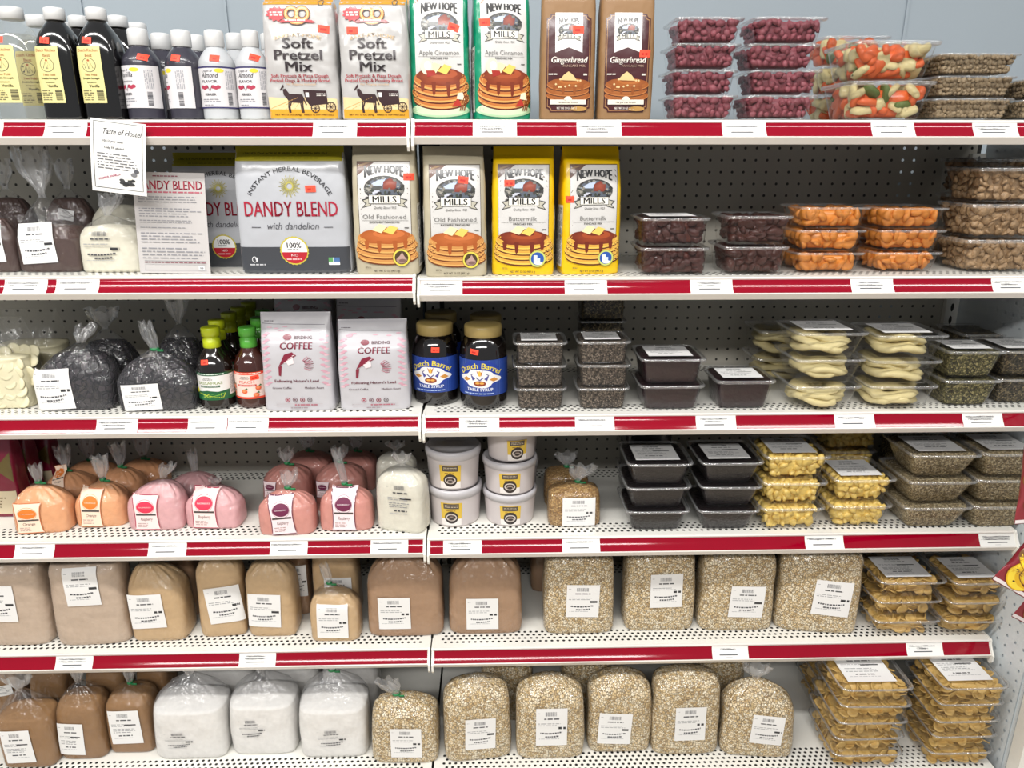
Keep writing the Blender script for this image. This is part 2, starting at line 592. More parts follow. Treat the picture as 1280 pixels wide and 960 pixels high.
plain('kiwi', '#55672a', .4, .2, var=.3, vs=60, bumps=(90, .4, .003))
plain('granola', '#8f7c60', .6, 0, var=.5, vs=120, bumps=(200, .9, .004))

# ------------------------------------------------------------------ setting
def struct(name, me, mat, label=None):
    o = link(name, me, MAT[mat])
    o['kind'] = 'structure'
    if label:
        o['label'] = label
    return o
struct('floor', MB().box(-3.2, 3.2, -4.5, .5, -.05, 0).me('floor'), 'floor_tile')
struct('wall_back', MB().box(-3.2, 3.2, .46, .56, 0, 3.2).me('wall_back'), 'wall_paint')
for px in (105, 284, 1131):
    p = at(px, 30, .46)
    struct(f'trim_{(105, 284, 1131).index(px) + 1}', MB().box(p[0] - .003, p[0] + .003, .4555, .461, 0, 3.2).me('trim'), 'wall_paint')

def perforated(u0, v0, nu, nv, pu, pv, ru, rv, stagger=0.0, k=8):
    i, j = np.meshgrid(np.arange(nu), np.arange(nv))
    cx = (u0 + (i + .5) * pu).ravel(); cy = (v0 + (j + .5) * pv).ravel()
    off = (np.where(j % 2 == 0, 1, -1) * stagger * pu).ravel()
    sq = np.array([(1, 0), (1, 1), (0, 1), (-1, 1), (-1, 0), (-1, -1), (0, -1), (1, -1)]) * [pu / 2, pv / 2]
    a = np.arange(8) * np.pi / 4
    ho = np.c_[ru * np.cos(a), rv * np.sin(a)]
    V = np.zeros((len(cx), 16, 2))
    V[:, :8, 0] = cx[:, None] + sq[:, 0]; V[:, :8, 1] = cy[:, None] + sq[:, 1]
    V[:, 8:, 0] = (cx + off)[:, None] + ho[:, 0]; V[:, 8:, 1] = cy[:, None] + ho[:, 1]
    q = np.array([(n, (n + 1) % 8, 8 + (n + 1) % 8, 8 + n) for n in range(8)])
    F = (np.arange(len(cx))[:, None, None] * 16 + q).reshape(-1, 4)
    return V.reshape(-1, 2), F

PEG = .0254
def pegboard(name, mat, n_u, n_v, frame, label):
    """frame(u, v) -> xyz; holes pierce the sheet"""
    V, F = perforated(0, 0, n_u, n_v, PEG, PEG, .0032, .0032)
    P = np.array([frame(u, v) for u, v in V])
    o = link(name, mesh(name, P, F, False), MAT[mat])
    return tag(o, label, 'pegboard')
W0 = SEAM + .017
pegboard('pegboard_panel', 'peg_paint', 47, 61, lambda u, v: (W0 + .008 + u, .352, v), 'beige perforated back panel behind the bay with the clear boxes')
pegboard('pegboard_panel', 'peg_paint', 47, 61, lambda u, v: (SEAM - .025 - u, .352, v), 'beige perforated back panel behind the bay with the orange gelatin bags')
XS = SEAM + BAY + .015
pegboard('pegboard_panel', 'side_paint', 17, 60, lambda u, v: (XS, .345 - u, .02 + v), 'pale perforated side panel closing the shelves beside the banana chips')
link('backing', MB().box(XS + .003, XS + .005, -.095, .345, 0, 1.54).me('backing'), MAT['side_paint'], bpy.data.objects['pegboard_panel.002'])

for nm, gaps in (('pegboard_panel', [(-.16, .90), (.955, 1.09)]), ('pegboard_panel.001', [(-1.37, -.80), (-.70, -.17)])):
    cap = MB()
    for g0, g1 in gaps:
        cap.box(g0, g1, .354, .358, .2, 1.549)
    link('hole_light_block', cap.me('hole_light_block'), MAT['dark_metal_and_shade'], bpy.data.objects[nm])  # dark sheet added behind the peg holes to block light from the wall gap
def slotted_post(x, y0, y1, w, z1, label, pitch=.03):
    t = thing('slotted_upright', label, 'upright', (x, y0, 0))
    n = int(z1 / pitch)
    V, F = perforated(-w / 2, 0, 1, n, w, pitch, w * .13, pitch * .34)
    link('front_face', mesh('front_face', np.c_[V[:, 0], np.zeros(len(V)), V[:, 1]], F, False), MAT['steel_white'], t)
    m = MB()
    m.box(-w / 2, -w / 2 + .002, 0.0005, y1 - y0, 0, n * pitch).box(w / 2 - .002, w / 2, .0005, y1 - y0, 0, n * pitch).box(-w / 2 + .002, w / 2 - .002, y1 - y0 - .002, y1 - y0, 0, n * pitch)
    link('channel', m.me('channel'), MAT['steel_white'], t)
    link('slot_shade_strip', MB().box(-w * .3, w * .3, .004, .006, .001, n * pitch - .001).me('slot_shade_strip'), MAT['dark_metal_and_shade'], t)  # dark strip added inside the white channel as painted shade in the slots
slotted_post(SEAM, .338, .351, .03, Z1 - .03, 'white slotted steel upright between the two shelf bays')
slotted_post(SEAM + BAY - .002, .338, .351, .03, Z1 - .03, 'slotted steel upright in the back corner by the seed boxes')
slotted_post(XS + .014, -.135, -.104, .034, 1.40, 'white slotted post at the front of the pale side panel', .034)

STRIP = .0225
def strip_yz(v, lift=0.0):                # v = 0 top ... 1 bottom of the price strip
    v = np.asarray(v, float)
    return -.004 - .014 * v ** 1.5 - lift, -.0055 - STRIP * v + lift * .3
def rail_profile():
    p = [(.012, -.0004), (0, -.0002), (-.0035, -.001), (-.0046, -.003), (-.0040, -.0052)]
    for v in np.linspace(0, 1, 7):
        y, z = strip_yz(v); p.append((y + .0008, z))
    return p + [(-.0190, -.0278), (-.0200, -.0290), (-.0192, -.0308), (-.0125, -.0410), (.004, -.0410), (.004, -.0385)]
def end_plate(x0, x1):
    pr = [(.03, .001), (-.004, .001), (-.0062, -.002)]
    for v in np.linspace(0, 1, 6):
        y, z = strip_yz(v); pr.append((y - .0025, z))
    pr += [(-.0225, -.030), (-.0215, -.045), (-.017, -.0515), (-.010, -.050), (-.006, -.043), (.03, -.041)]
    return MB().extrude_x(pr, x0, x1, closed=True, caps=True).me('end_plate')

LEVELN = {1: 'top', 2: 'second', 3: 'third', 4: 'fourth', 5: 'fifth'}
BAYN = {0: 'bay with the bottles', 1: 'bay with the clear boxes'}
def shelf(row, bay):
    x0 = SEAM - BAY + .0025 if bay == 0 else SEAM + .0025
    x1 = x0 + BAY - .005
    z = (ZL if bay == 0 else ZR)[row]
    t = thing('store_shelf', f'white red-edged steel shelf, {LEVELN[row]} level of the {BAYN[bay]}', 'shelf', (0, 0, z))
    n = int((x1 - x0 - .03) / .0128)
    ux = x0 + ((x1 - x0) - n * .0128) / 2
    Vs, Fs, b = [], [], 0
    for v0 in (.011, .282):
        V, F = perforated(ux, v0, n, 4, .0128, .0108, .0034, .0032, .25)
        Vs.append(np.c_[V, np.zeros(len(V))]); Fs.append(F + b); b += len(V)
    ex = [(x0, x1, -.001, .011), (x0, x1, .0542, .282), (x0, x1, .3252, .336), (x0, ux, .011, .0542), (ux + n * .0128, x1, .011, .0542), (x0, ux, .282, .3252), (ux + n * .0128, x1, .282, .3252)]
    for a0, a1, c0, c1 in ex:
        Vs.append(np.array([(a0, c0, 0), (a1, c0, 0), (a1, c1, 0), (a0, c1, 0)])); Fs.append(np.array([[0, 1, 2, 3]]) + b); b += 4
    link('deck', mesh('deck', np.vstack(Vs), np.vstack(Fs), False), MAT['steel_white'], t)
    link('hole_shade_underside', MB().box(x0, x1, .004, .336, -.022, -.006).me('hole_shade_underside'), MAT['dark_metal_and_shade'], t)  # dark tone put in so the deck holes look shaded
    link('price_rail', MB().extrude_x(rail_profile(), x0 + .003, x1 - .003).me('price_rail'), MAT['rail_white'], t)
    pr = [strip_yz(v, .0004) for v in np.linspace(.01, .99, 9)]
    link('price_strip', MB().extrude_x(pr, x0 + .005, x1 - .005).me('price_strip', True), MAT['red_strip'], t)
    link('end_plate', end_plate(x0 - .001, x0 + .0032), MAT['steel_white'], t)
    link('end_plate', end_plate(x1 - .0032, x1 + .001), MAT['steel_white'], t)
    return t
for row in range(1, 6):
    shelf(row, 0); shelf(row, 1)
for bay in (0, 1):
    x0 = SEAM - BAY + .0025 if bay == 0 else SEAM + .0025
    x1 = x0 + BAY - .005
    t = thing('base_shelf', f'white perforated base deck at floor level of the {BAYN[bay]}', 'shelf', (0, 0, Z6))
    n = int((x1 - x0 - .03) / .0128)
    ux = x0 + ((x1 - x0) - n * .0128) / 2
    V, F = perforated(ux, -.088, n, 6, .0128, .0108, .0034, .0032, .25)
    Vs, Fs, b = [np.c_[V, np.zeros(len(V))]], [F], len(V)
    for a0, a1, c0, c1 in [(x0, x1, -.10, -.088), (x0, x1, -.0232, .336), (x0, ux, -.088, -.0232), (ux + n * .0128, x1, -.088, -.0232)]:
        Vs.append(np.array([(a0, c0, 0), (a1, c0, 0), (a1, c1, 0), (a0, c1, 0)])); Fs.append(np.array([[0, 1, 2, 3]]) + b); b += 4
    link('deck', mesh('deck', np.vstack(Vs), np.vstack(Fs), False), MAT['steel_white'], t)
    link('plinth', MB().box(x0, x1, -.095, .33, -Z6, -.03).box(x0, x1, -.101, -.097, -.03, 0).me('plinth'), MAT['steel_white'], t)
    link('hole_shade_underside', MB().box(x0, x1, -.096, .33, -.028, -.006).me('hole_shade_underside'), MAT['dark_metal_and_shade'], t)  # same dark tone, painted in as shade below the base deck holes

# price tags slid into the rails: (row, x0, x1, lines, what stands above)
TAGS = [
    (1, -40, 3, [], 'the clear vanilla bottles'), (1, 55, 108, ['Double Strength Vanilla'], 'the tall black vanilla bottles'),
    (1, 391, 446, ['Soft Pretzel Mix'], 'the soft pretzel mix bags'), (1, 591, 646, ['Apple Cinnamon', 'Pancake Mix'], 'the green pancake mix bags'),
    (1, 721, 777, ['Gingerbread Pancake &', 'Cookie Mix'], 'the brown gingerbread bags'), (1, 903, 958, ['Dried Strawberries'], 'the dried strawberry boxes'),
    (1, 1090, 1144, ['Tropical Fruit Medley'], 'the mixed tropical fruit boxes'), (1, 1217, 1273, ['Honey Crunch Granola', 'Natural Snack'], 'the granola boxes'),
    (2, 4, 58, ['Dutch Cocoa Powder', 'Process (22/24)'], 'the twist-topped cocoa bag'), (2, 69, 123, ['Granulated Tapioca'], 'the knotted white bag'),
    (2, 526, 578, ['Old Fashioned Buckwheat', 'Pancake Mix'], 'the cream pancake mix bag beside the seam'), (2, 706, 759, ['Buttermilk Pancake Mix'], 'the yellow pancake mix bags'),
    (2, 863, 916, ['Whole Pitted', 'Fancy Dates'], 'the two stacks of dates'), (2, 1064, 1117, ['#2 Turkish', 'Jumbo Apricots'], 'the orange apricot boxes'),
    (2, 1240, 1290, ['Light Walnut Halves', '& Pieces'], 'the walnut boxes'),
    (3, 119, 171, ['Mini Chocolate Flavored', 'Baking Chips'], 'the dark chocolate chip bags'), (3, 234, 283, ['Sassafras Tea Concentrate'], 'the lime-capped tea bottle'),
    (3, 284, 335, ['Peach Tea Concentrate'], 'the green-capped peach bottle'), (3, 574, 624, ['Dutch Barrel', 'Table Syrup'], 'the jars with blue labels'),
    (3, 719, 768, ['Black Chia Seeds'], 'the chia seed boxes'), (3, 870, 920, ['Sweetened Dried', 'Cherries'], 'the two short stacks of dark cherries'),
    (3, 1043, 1093, ['Pineapple Rings'], 'the pale pineapple ring boxes'), (3, 1203, 1253, ['Roasted & Salted', 'Pumpkin Seeds'], 'the pumpkin seed boxes'),
    (4, 16, 66, ['Orange Gelatin'], 'the orange gelatin bags'), (4, 184, 232, ['Raspberry Gelatin'], 'the pale pink gelatin bags'),
    (4, 337, 384, ['Black Raspberry Gelatin'], 'the salmon gelatin bags with purple seals'), (4, 463, 510, ['Unflavored Gelatin Powder'], 'the cream powder bag'),
    (4, 554, 602, ['Peanut Butter', 'Marshmallow'], 'the round white tubs'), (4, 703, 750, ['Golden Flax Seed'], 'the golden flax bag'),
    (4, 1006, 1054, ['Pineapple Tidbits'], 'the yellow pineapple bits'), (4, 1223, 1272, ['Roasted & Salted', 'Sunflower Seeds'], 'the sunflower seed boxes at the shelf end'),
    (5, 67, 114, ['Fine Whole Grain', 'Wheat Bread Flour'], 'the taupe flour bags'), (5, 298, 344, ['Whole Wheat', 'Pastry Flour'], 'the narrow tan flour bags'),
    (5, 890, 935, ['Oat Bran'], 'the oat bags near the shelf middle'), (5, 1132, 1177, ['Sweetened Banana', 'Chips'], 'the banana chip boxes'),
]
RND = random.Random(5)
for row, x0, x1, lines, what in TAGS:
    bay = 0 if x1 < 525 else 1
    z = (ZL if bay == 0 else ZR)[row]
    py = proj((0, -.012, z - .017))[1]
    a, b = at(x0, py, -.012)[0], at(x1, py, -.012)[0]
    w = b - a
    vv = np.linspace(0, 1, 8)
    fr = [strip_yz(v, .0010) for v in vv]
    bk = [strip_yz(v, .0006) for v in vv[::-1]]
    me = MB().extrude_x(fr + bk, -w / 2, w / 2, closed=True, caps=True).me('price_tag', False)
    o = link('price_tag', me, MAT['paper'], loc=((a + b) / 2, 0, z))
    tag(o, 'white price tag in the red strip under ' + what, 'price tag', 'price tags in the shelf rails')
    A = Art()
    if lines:
        y = .80
        for ln in lines:
            A.text(ln, -.06 * w, y - .13, .125, '#4c4c4e', w=min(.74, .036 * len(ln) + .06) * w, bold=.015, lay=1)
            y -= .19
    A.micro(-.30 * w, .22, .20 * w, .36, 1, '#505052', RND, .55, 0, lay=1)
    A.micro(-.12 * w, .10, .06 * w, .16, 1, '#aaaaaa', RND, lay=1)
    A.micro(-.45 * w, .50, -.40 * w, .55, 1, '#999999', RND, lay=1)
    def f(u, v, l):
        y, zz = strip_yz(1 - v, .0011)
        return u, y - l, zz
    A.place('lettering', f, MAT['print_paper'], o, maxedge=.2)

# ------------------------------------------------------------------ builders for the goods
def spot(x0, x1, z, yb=None, Y=None, shrink=.985, ymin=.004):
    if Y is None:
        Y = max(ground((x0 + x1) / 2, yb, z)[1], ymin)
    py = proj((0, Y, z + .02))[1]
    a, b = at(x0, py, Y)[0], at(x1, py, Y)[0]
    return (a + b) / 2, Y, (b - a) * shrink
def height(px, py, Y, z):
    return at(px, py, Y)[2] - z
def zrow(row, x):
    return (ZL if x < SEAM else ZR)[row]
def wob(seed, amp, k=3.0, zf=60.0):
    r = random.Random(seed)
    ph = [r.uniform(0, 6.28) for _ in range(8)]
    def d(th, z, x, y):
        return 1 + amp * (.5 * np.sin(k * th + ph[0] + z * zf) + .35 * np.sin((k + 2) * th - z * zf * 1.7 + ph[1]) + .3 * np.sin(z * zf * 2.3 + 2 * th + ph[2]) + .25 * np.sin((k + 6) * th + z * zf * 3.1 + ph[3]))
    return d

def sticker(parent, fr, x, z, w=.018, h=.011, rot=0.0, lift=.0014):
    A = Art().rect(-w / 2, -h / 2, w / 2, h / 2, '#ff4a2e')
    r = random.Random(int(abs(x) * 1e5) + int(z * 1e5))
    A.micro(-w * .3, -h * .35, w * .32, h * .1, 1, '#b31c10', r, .7)
    return A.place('price_sticker', on_front(fr, x, z, rot, lift), MAT['print_matte'], parent, maxedge=.006)

def weigh_label(w, h, seed, clear=False, bold=True):
    r = random.Random(seed)
    A = Art()
    dk = '#4a4a4c'
    if not clear:
        A.rect(-w / 2, -h / 2, w / 2, h / 2, '#e4e3e1')
    x = lambda u: (u - .5) * w
    y = lambda v: (v - .5) * h
    L = 2
    A.bars(x(.30), y(.80), x(.66), y(.91), 16, '#66666a', r, lay=L)
    A.micro(x(.05), y(.86), x(.14), y(.89), 1, '#999999', r, lay=L)
    A.micro(x(.26), y(.69), x(.74), y(.75), 1, dk, r, .6, 0, lay=L)
    A.micro(x(.07), y(.52), x(.82), y(.62), 2, '#9a9a9c', r, .4, lay=L)
    if bold:
        R = []
        for line, (v, u0, u1) in enumerate([(.36, .14, .84), (.27, .3, .74)]):
            u = u0
            while u < u1:
                l = r.uniform(.03, .08)
                yy = v - .06 * (1 - ((u - .5) / .5) ** 2) + .05 * (u - .5)
                R.append((x(u), y(yy), x(min(u + l, u1)), y(yy + .042)))
                u += l + .018
        A.rects(R, '#4a4a4e', lay=L)
        A.micro(x(.72), y(.42), x(.95), y(.50), 1, '#2e2e30', r, .8, 0, lay=L)
    else:
        A.rect(x(.48), y(.56), x(.86), y(.595), '#1f1f20', lay=L)
        A.micro(x(.1), y(.33), x(.85), y(.48), 3, '#88888a', r, .4, lay=L)
        A.micro(x(.25), y(.22), x(.72), y(.28), 1, '#444446', r, .6, lay=L)
    A.micro(x(.1), y(.16), x(.86), y(.2), 1, '#aaaaac', r, .4, lay=L)
    return A

FLAVOR = {'orange': ('#e07a2a', '#c06a3a', '#f3d9c2', 'Orange'), 'pink': ('#d93350', '#a32845', '#f4dcd8', 'Raspberry'), 'purple': ('#6b1f44', '#5e1c3c', '#efdde0', 'Raspberry')}
def gelatin_label(w, h, kind, seed):
    c, edge, bg, name = FLAVOR[kind]
    r = random.Random(seed)
    A = Art()
    n = 12
    t = np.linspace(0, 1, n)
    half = .5 - .07 * np.sin(np.pi * t * .9) - .02 * t
    out = np.vstack([np.c_[-half * w, (.5 - t) * h], np.c_[half[::-1] * w, (.5 - t[::-1]) * h]])
    A.poly(out, bg); A.line(out * [.965, .98], .030 * w, edge, closed=True)
    A.ring(0, .16 * h, .40 * w * .8, .23 * h * .9, .012 * w, c)
    A.ell(0, .16 * h, .31 * w, .165 * h, c)
    A.text(name.upper(), 0, .145 * h, .035 * h, bg, w=.46 * w, bold=.01)
    A.rect(-.36 * w, -.075 * h, .36 * w, -.025 * h, '#4a4440')
    A.text(name, 0, -.22 * h, .085 * h, '#6a4a44', w=.42 * w, shear=.15, bold=.0)
    A.micro(-.34 * w, -.42 * h, .10 * w, -.28 * h, 3, '#a98a84', r, .4)
    return A

_film_count = [0]
def polybag(row, x0, x1, yb, ytop, label, contents, mat, group=None, Y=None, d=None, fill=.86, shoulder=.80, tail=.03, fan=.16, tilt=(0, 0), neck=0.0,
            lab=None, labkind='weigh', yaw=0.0, tie=None, seed=0, film_mat='bag_film', n=4.2, name='filled_bag', bulge=1.0, hidden_h=None, clear=False, plain_top=False):
    xm = at((x0 + x1) / 2, yb or 500, .05)[0]
    z = zrow(row, xm)
    cx, Y, w = spot(x0, x1, z, yb, Y, .965)
    d = d or w * .62
    H = hidden_h or height((x0 + x1) / 2, ytop, Y + d * .5, z)
    a, b = w / 2, d / 2
    r = random.Random(seed * 7 + 3)
    s = shoulder
    nx = neck * a
    st = [(0, .93 * a, .88 * b, 5), (.025 * H, .975 * a, .95 * b, n + .8), (.10 * H, a, b, n + .4), (.42 * H, 1.0 * a, bulge * b, n, 0, 0),
          (s * H * .88, .975 * a, .97 * b, n * .85), (s * H + .04 * (1 - s) * H, .90 * a, .88 * b, 3.0, nx * .15), (H * (s + (1 - s) * .45), .66 * a, .66 * b, 2.4, nx * .5),
          (H * (s + (1 - s) * .82), .28 * a, .32 * b, 2, nx * .9), (H, .085 * a, .11 * b, 2, nx)]
    if plain_top:
        st = st[:5] + [(s * H, .95 * a, .9 * b, 4), (H * (s + (1 - s) * .6), .9 * a, .55 * b, 4), (H * .985, .87 * a, .12 * b, 4), (H, .86 * a, .04 * b, 4)]
    W = wob(seed, .016, 3, 28)
    def disp(th, zz, xx, yy):
        f = W(th, zz, xx, yy)
        if plain_top:
            return f
        g = np.clip((zz / H - s) / (1 - s), 0, 1) ** .8
        return f * (1 + g * .085 * np.sin(13 * th + seed) + g * .05 * np.sin(21 * th + 2 * seed))
    P = ring_grid(st, 60, 5, disp)
    fr = Front(P)
    t = thing(name, label, 'bag', (cx, Y + b, z), yaw, group)
    # contents up to the fill line, closed with a soft dome
    zf = fill * H
    k = int(np.searchsorted(P[:, :, 2].mean(1), zf))
    k = max(4, min(k, len(P) - 3))
    C = P[:k].copy()
    mid = np.array([0, 0, 0])
    C[:, :, 0] *= .985; C[:, :, 1] *= .975
    C[0, :, 2] += .001
    last = C[-1]
    c0 = last.mean(0)
    dome = [c0 + (last - c0) * f + [0, 0, (1 - f) * .10 * a] for f in (.85, .6, .3)]
    C = np.concatenate([C, np.array(dome)])
    link('contents', grid_mesh('contents', C), MAT[mat], t)
    link('film', grid_mesh('film', P, bottom=False, top=False), MAT[film_mat], t)
    if not plain_top and tail:
        T = tail
        tx, ty = tilt
        a1 = .085 * a
        ts = [(H - .002, a1 * 1.1, .13 * b, 2, nx), (H + .12 * T, a1 * 1.3, .15 * b, 2, nx + .08 * tx * T), (H + .5 * T, (a1 + fan * a) * .65, .2 * b, 2, nx + .5 * tx * T, .4 * ty * T), (H + T, fan * a, .24 * b, 2, nx + tx * T, ty * T)]
        TP = ring_grid(ts, 36, 5, lambda th, zz, xx, yy: 1 + .22 * np.sin(7 * th + seed) + .14 * np.sin(11 * th + zz * 90))
        TP[-1, :, 2] += .006 * np.sin(np.arange(36) * .9 + seed)
        link('gathered_top', grid_mesh('gathered_top', TP, bottom=False, top=False), MAT['tail_film'], t)
        if tie:
            R = ring_grid([(H - .003, a1 * 1.25, .16 * b, 2, nx), (H, a1 * 1.5, .2 * b, 2, nx), (H + .003, a1 * 1.25, .16 * b, 2, nx)], 14, 2)
            tm = MB()
            tm.add(R.reshape(-1, 3), rings_faces(len(R), 14).tolist())
            tm.box(nx + a1, nx + a1 + .012, -.16 * b, -.16 * b + .002, H - .004, H)
            link('twist_tie', tm.me('twist_tie', True), MAT[tie], t)
    if lab:
        lx0, ly0, lx1, ly1 = lab[:4]
        rot = lab[4] if len(lab) > 4 else 0
        p0, p1 = at(lx0, (ly0 + ly1) / 2, Y), at(lx1, (ly0 + ly1) / 2, Y)
        q0, q1 = at((lx0 + lx1) / 2, ly1, Y), at((lx0 + lx1) / 2, ly0, Y)
        lw, lh = p1[0] - p0[0], q1[2] - q0[2]
        lcx, lcz = (p0[0] + p1[0]) / 2 - cx, (q0[2] + q1[2]) / 2 - z
        lcx = max(-a * .95 + lw / 2, min(a * .95 - lw / 2, lcx))
        lcz = max(lh / 2 + .004, lcz)
        if labkind == 'weigh':
            A = weigh_label(lw, lh, seed, clear)
        elif labkind == 'weigh_plain':
            A = weigh_label(lw, lh, seed, clear, False)
        else:
            A = gelatin_label(lw, lh, labkind, seed)
        A.place('label', on_front(fr, lcx, lcz, rot, .0012, .003), MAT['print_paper'], t, maxedge=.0045)
    return t

# ---- printed box-bottom bags
def brickbag(row, x0, x1, yb, ytop, label, mat, art=None, name='mix_bag', cat='bag', group=None, Y=None, d=.06, yaw=0, fold=.84, seed=1, stick=None, lean=0, hmax=None, amp=.010, ears=True, side=True, artmat='print_gloss', topw=.95):
    xm = at((x0 + x1) / 2, yb or 300, .05)[0]
    z = zrow(row, xm)
    cx, Y, w = spot(x0, x1, z, yb, Y)
    H = height((x0 + x1) / 2, ytop, Y, z)
    if hmax:
        H = min(H, hmax)
    a, b = w / 2, d / 2
    st = [(0, .95 * a, .93 * b, 7), (.015 * H, .99 * a, .98 * b, 7), (.08 * H, a, b, 7), (.35 * H, 1.0 * a, 1.05 * b, 6), (.65 * H, .985 * a, .98 * b, 6), (fold * H, (.97 + topw) / 2 * a, .72 * b, 6), (.94 * H, topw * a, .30 * b, 5), (.99 * H, topw * a, .09 * b, 4), (H, topw * a, .05 * b, 4)]
    P = ring_grid(st, 64, 6, wob(seed, amp, 3, 45))
    fr = Front(P)
    t = thing(name, label, cat, (cx, Y + b, z), yaw, group)
    link('bag_body', grid_mesh('bag_body', P), MAT[mat], t)
    if art:
        A = art(w, H, seed)
        A.place('front_print', on_front(fr, 0, 0, 0, .0006), MAT[artmat], t, maxedge=.006)
    if side:
        r = random.Random(seed)
        for sgn in (-1, 1):
            A = Art()
            A.rect(-b * .72, .06 * H, b * .72, .55 * H, '#e6e3dc')
            A.micro_v(-b * .62, .08 * H, b * .62, .53 * H, 9, '#55524e', r)
            # side face x(y, z)
            Q = P.copy(); Q = Q[:, :, [1, 0, 2]]; Q[:, :, 1] *= 1 if sgn < 0 else -1
            f2 = Front(Q)
            def fs(u, v, l, f2=f2, sgn=sgn):
                return (f2(u, v) - .0006 - l) * (1 if sgn < 0 else -1), u, v
            A.place('side_print', fs, MAT['print_matte'], t, maxedge=.03)
    if stick:
        for (sx, sy, rot) in stick:
            p = at(sx, sy, Y)
            sticker(t, fr, p[0] - cx, p[2] - z, .0185, .0115, rot)
    return t

def lathe_goods(row, x0, x1, yb, prof, label, parts, name, cat, group=None, Y=None, yaw=0.0, ytop=None, ecc=1.0, zbase=None):
    """prof: rows (z/H, radius/half width, n); parts slice it by height: (part name, i0, i1, material)"""
    xm = at((x0 + x1) / 2, yb or 300, .05)[0]
    z = zrow(row, xm) if zbase is None else zbase
    cx, Y, w = spot(x0, x1, z, yb, Y)
    a = w / 2
    H = height((x0 + x1) / 2, ytop, Y + a * ecc, z)
    t = thing(name, label, cat, (cx, Y + a * ecc, z), yaw, group)
    full = None
    for pn, i0, i1, m, k in parts:
        st = [(p[0] * H, p[1] * a, p[1] * a * ecc, p[2]) for p in prof[i0:i1]]
        P = ring_grid(st, 40, k)
        if full is None:
            full = P
        link(pn, grid_mesh(pn, P), MAT[m], t)
    return t, Front(full), w, H

# ---- clear hinged boxes
_cache = {}
def clam_meshes(wr, wb, d, h):
    key = ('clam', round(wr, 3), round(wb, 3), round(d, 3), round(h, 3))
    if key not in _cache:
        a1, a0 = wr / 2, wb / 2
        db = (wr - wb) / 2
        b1, b0 = d / 2, d / 2 - db
        rib = lambda th, zz, xx, yy: 1 + .006 * np.sin(34 * th) * np.clip(zz / h * 6, 0, 1)
        tub = ring_grid([(.0, a0 - .005, b0 - .005, 7), (.0015, a0 - .001, b0 - .001, 8), (.05 * h, a0, b0, 9), (.87 * h, a1 - .006, b1 - .006, 9)], 68, 4, rib)
        lid = ring_grid([(.965 * h, a1 - .003, b1 - .003, 9), (.970 * h, a1 - .009, b1 - .009, 9), (.992 * h, a1 - .011, b1 - .011, 9), (h, a1 - .015, b1 - .015, 9)], 56, 1)
        rim = ring_grid([(.86 * h, a1 - .006, b1 - .006, 9), (.875 * h, a1 - .001, b1 - .001, 9), (.905 * h, a1, b1, 9), (.912 * h, a1 - .002, b1 - .002, 9), (.92 * h, a1 + .0005, b1 + .0005, 9), (.965 * h, a1, b1, 9), (.98 * h, a1 - .003, b1 - .003, 9)], 56, 1)
        _cache[key] = (grid_mesh('tub', tub, True, False), grid_mesh('lid', lid, False, True), grid_mesh('rim', rim, False, False))
    return _cache[key]

def ico(sub=1):
    import bmesh
    bm = bmesh.new()
    bmesh.ops.create_icosphere(bm, subdivisions=sub, radius=1)
    V = np.array([v.co[:] for v in bm.verts]); F = np.array([[v.index for v in f.verts] for f in bm.faces])
    bm.free()
    return V, F
ICO1, ICO2 = ico(1), ico(2)

def piece_shape(kind, r):
    """one lump of food about 1 unit across its half width"""
    V, F = (ICO2 if kind in ('apricot', 'date', 'papaya', 'walnut') else ICO1)
    V = V.copy()
    g = np.array([r.uniform(0, 6.28) for _ in range(6)])
    f = 1 + .12 * np.sin(3 * V[:, 0] + g[0]) * np.sin(3 * V[:, 1] + g[1]) + .1 * np.sin(4 * V[:, 2] + g[2])
    V *= f[:, None]
    if kind == 'apricot':
        V *= [1, .92, .48]; V[:, 2] -= .22 * np.exp(-(V[:, 0] ** 2 + V[:, 1] ** 2) * 3)
    elif kind == 'date':
        V *= [1.25, .72, .62]
        V += .06 * np.sin(9 * V[:, [1, 2, 0]] + g[3])
    elif kind == 'walnut':
        V *= [1, .8, .45]; V *= (1 + .28 * np.sin(8 * V[:, 0] + g[4]) * np.sin(7 * V[:, 1] + g[5]))[:, None]
    elif kind == 'strawberry':
        V *= [1, .72, .6]; V *= (1 + .22 * np.sin(5 * V[:, 0] + g[4]) * np.sin(6 * V[:, 1] + g[5]))[:, None]
    elif kind == 'papaya':
        V = np.sign(V) * np.abs(V) ** .55 * [1.1, .72, .42]
    elif kind == 'bit':
        V = np.sign(V) * np.abs(V) ** .6 * [1.0, .8, .5]; V[:, 1] *= 1 + .55 * V[:, 0]; V[:, 2] *= 1 + .3 * V[:, 1]
    elif kind == 'granola':
        V *= [1, .9, .8]
    return V, F
def banana_shape(r):
    M, ph = 12, r.uniform(0, 6)
    t = np.linspace(0, 2 * np.pi, M, endpoint=False)
    R = 1 + .12 * np.sin(2 * t + ph) + .05 * np.sin(3 * t + 2 * ph)
    rows = []
    for f, zz in ((.001, -.02), (.34, -.02), (.46, .07), (.86, .10), (1.0, .03), (.97, -.08), (.5, -.09), (.001, -.09)):
        rows.append(np.c_[np.cos(t) * R * f, np.sin(t) * R * f * .92, np.full(M, zz) + .10 * np.cos(t + ph) * f])
    return np.vstack(rows), rings_faces(len(rows), M)
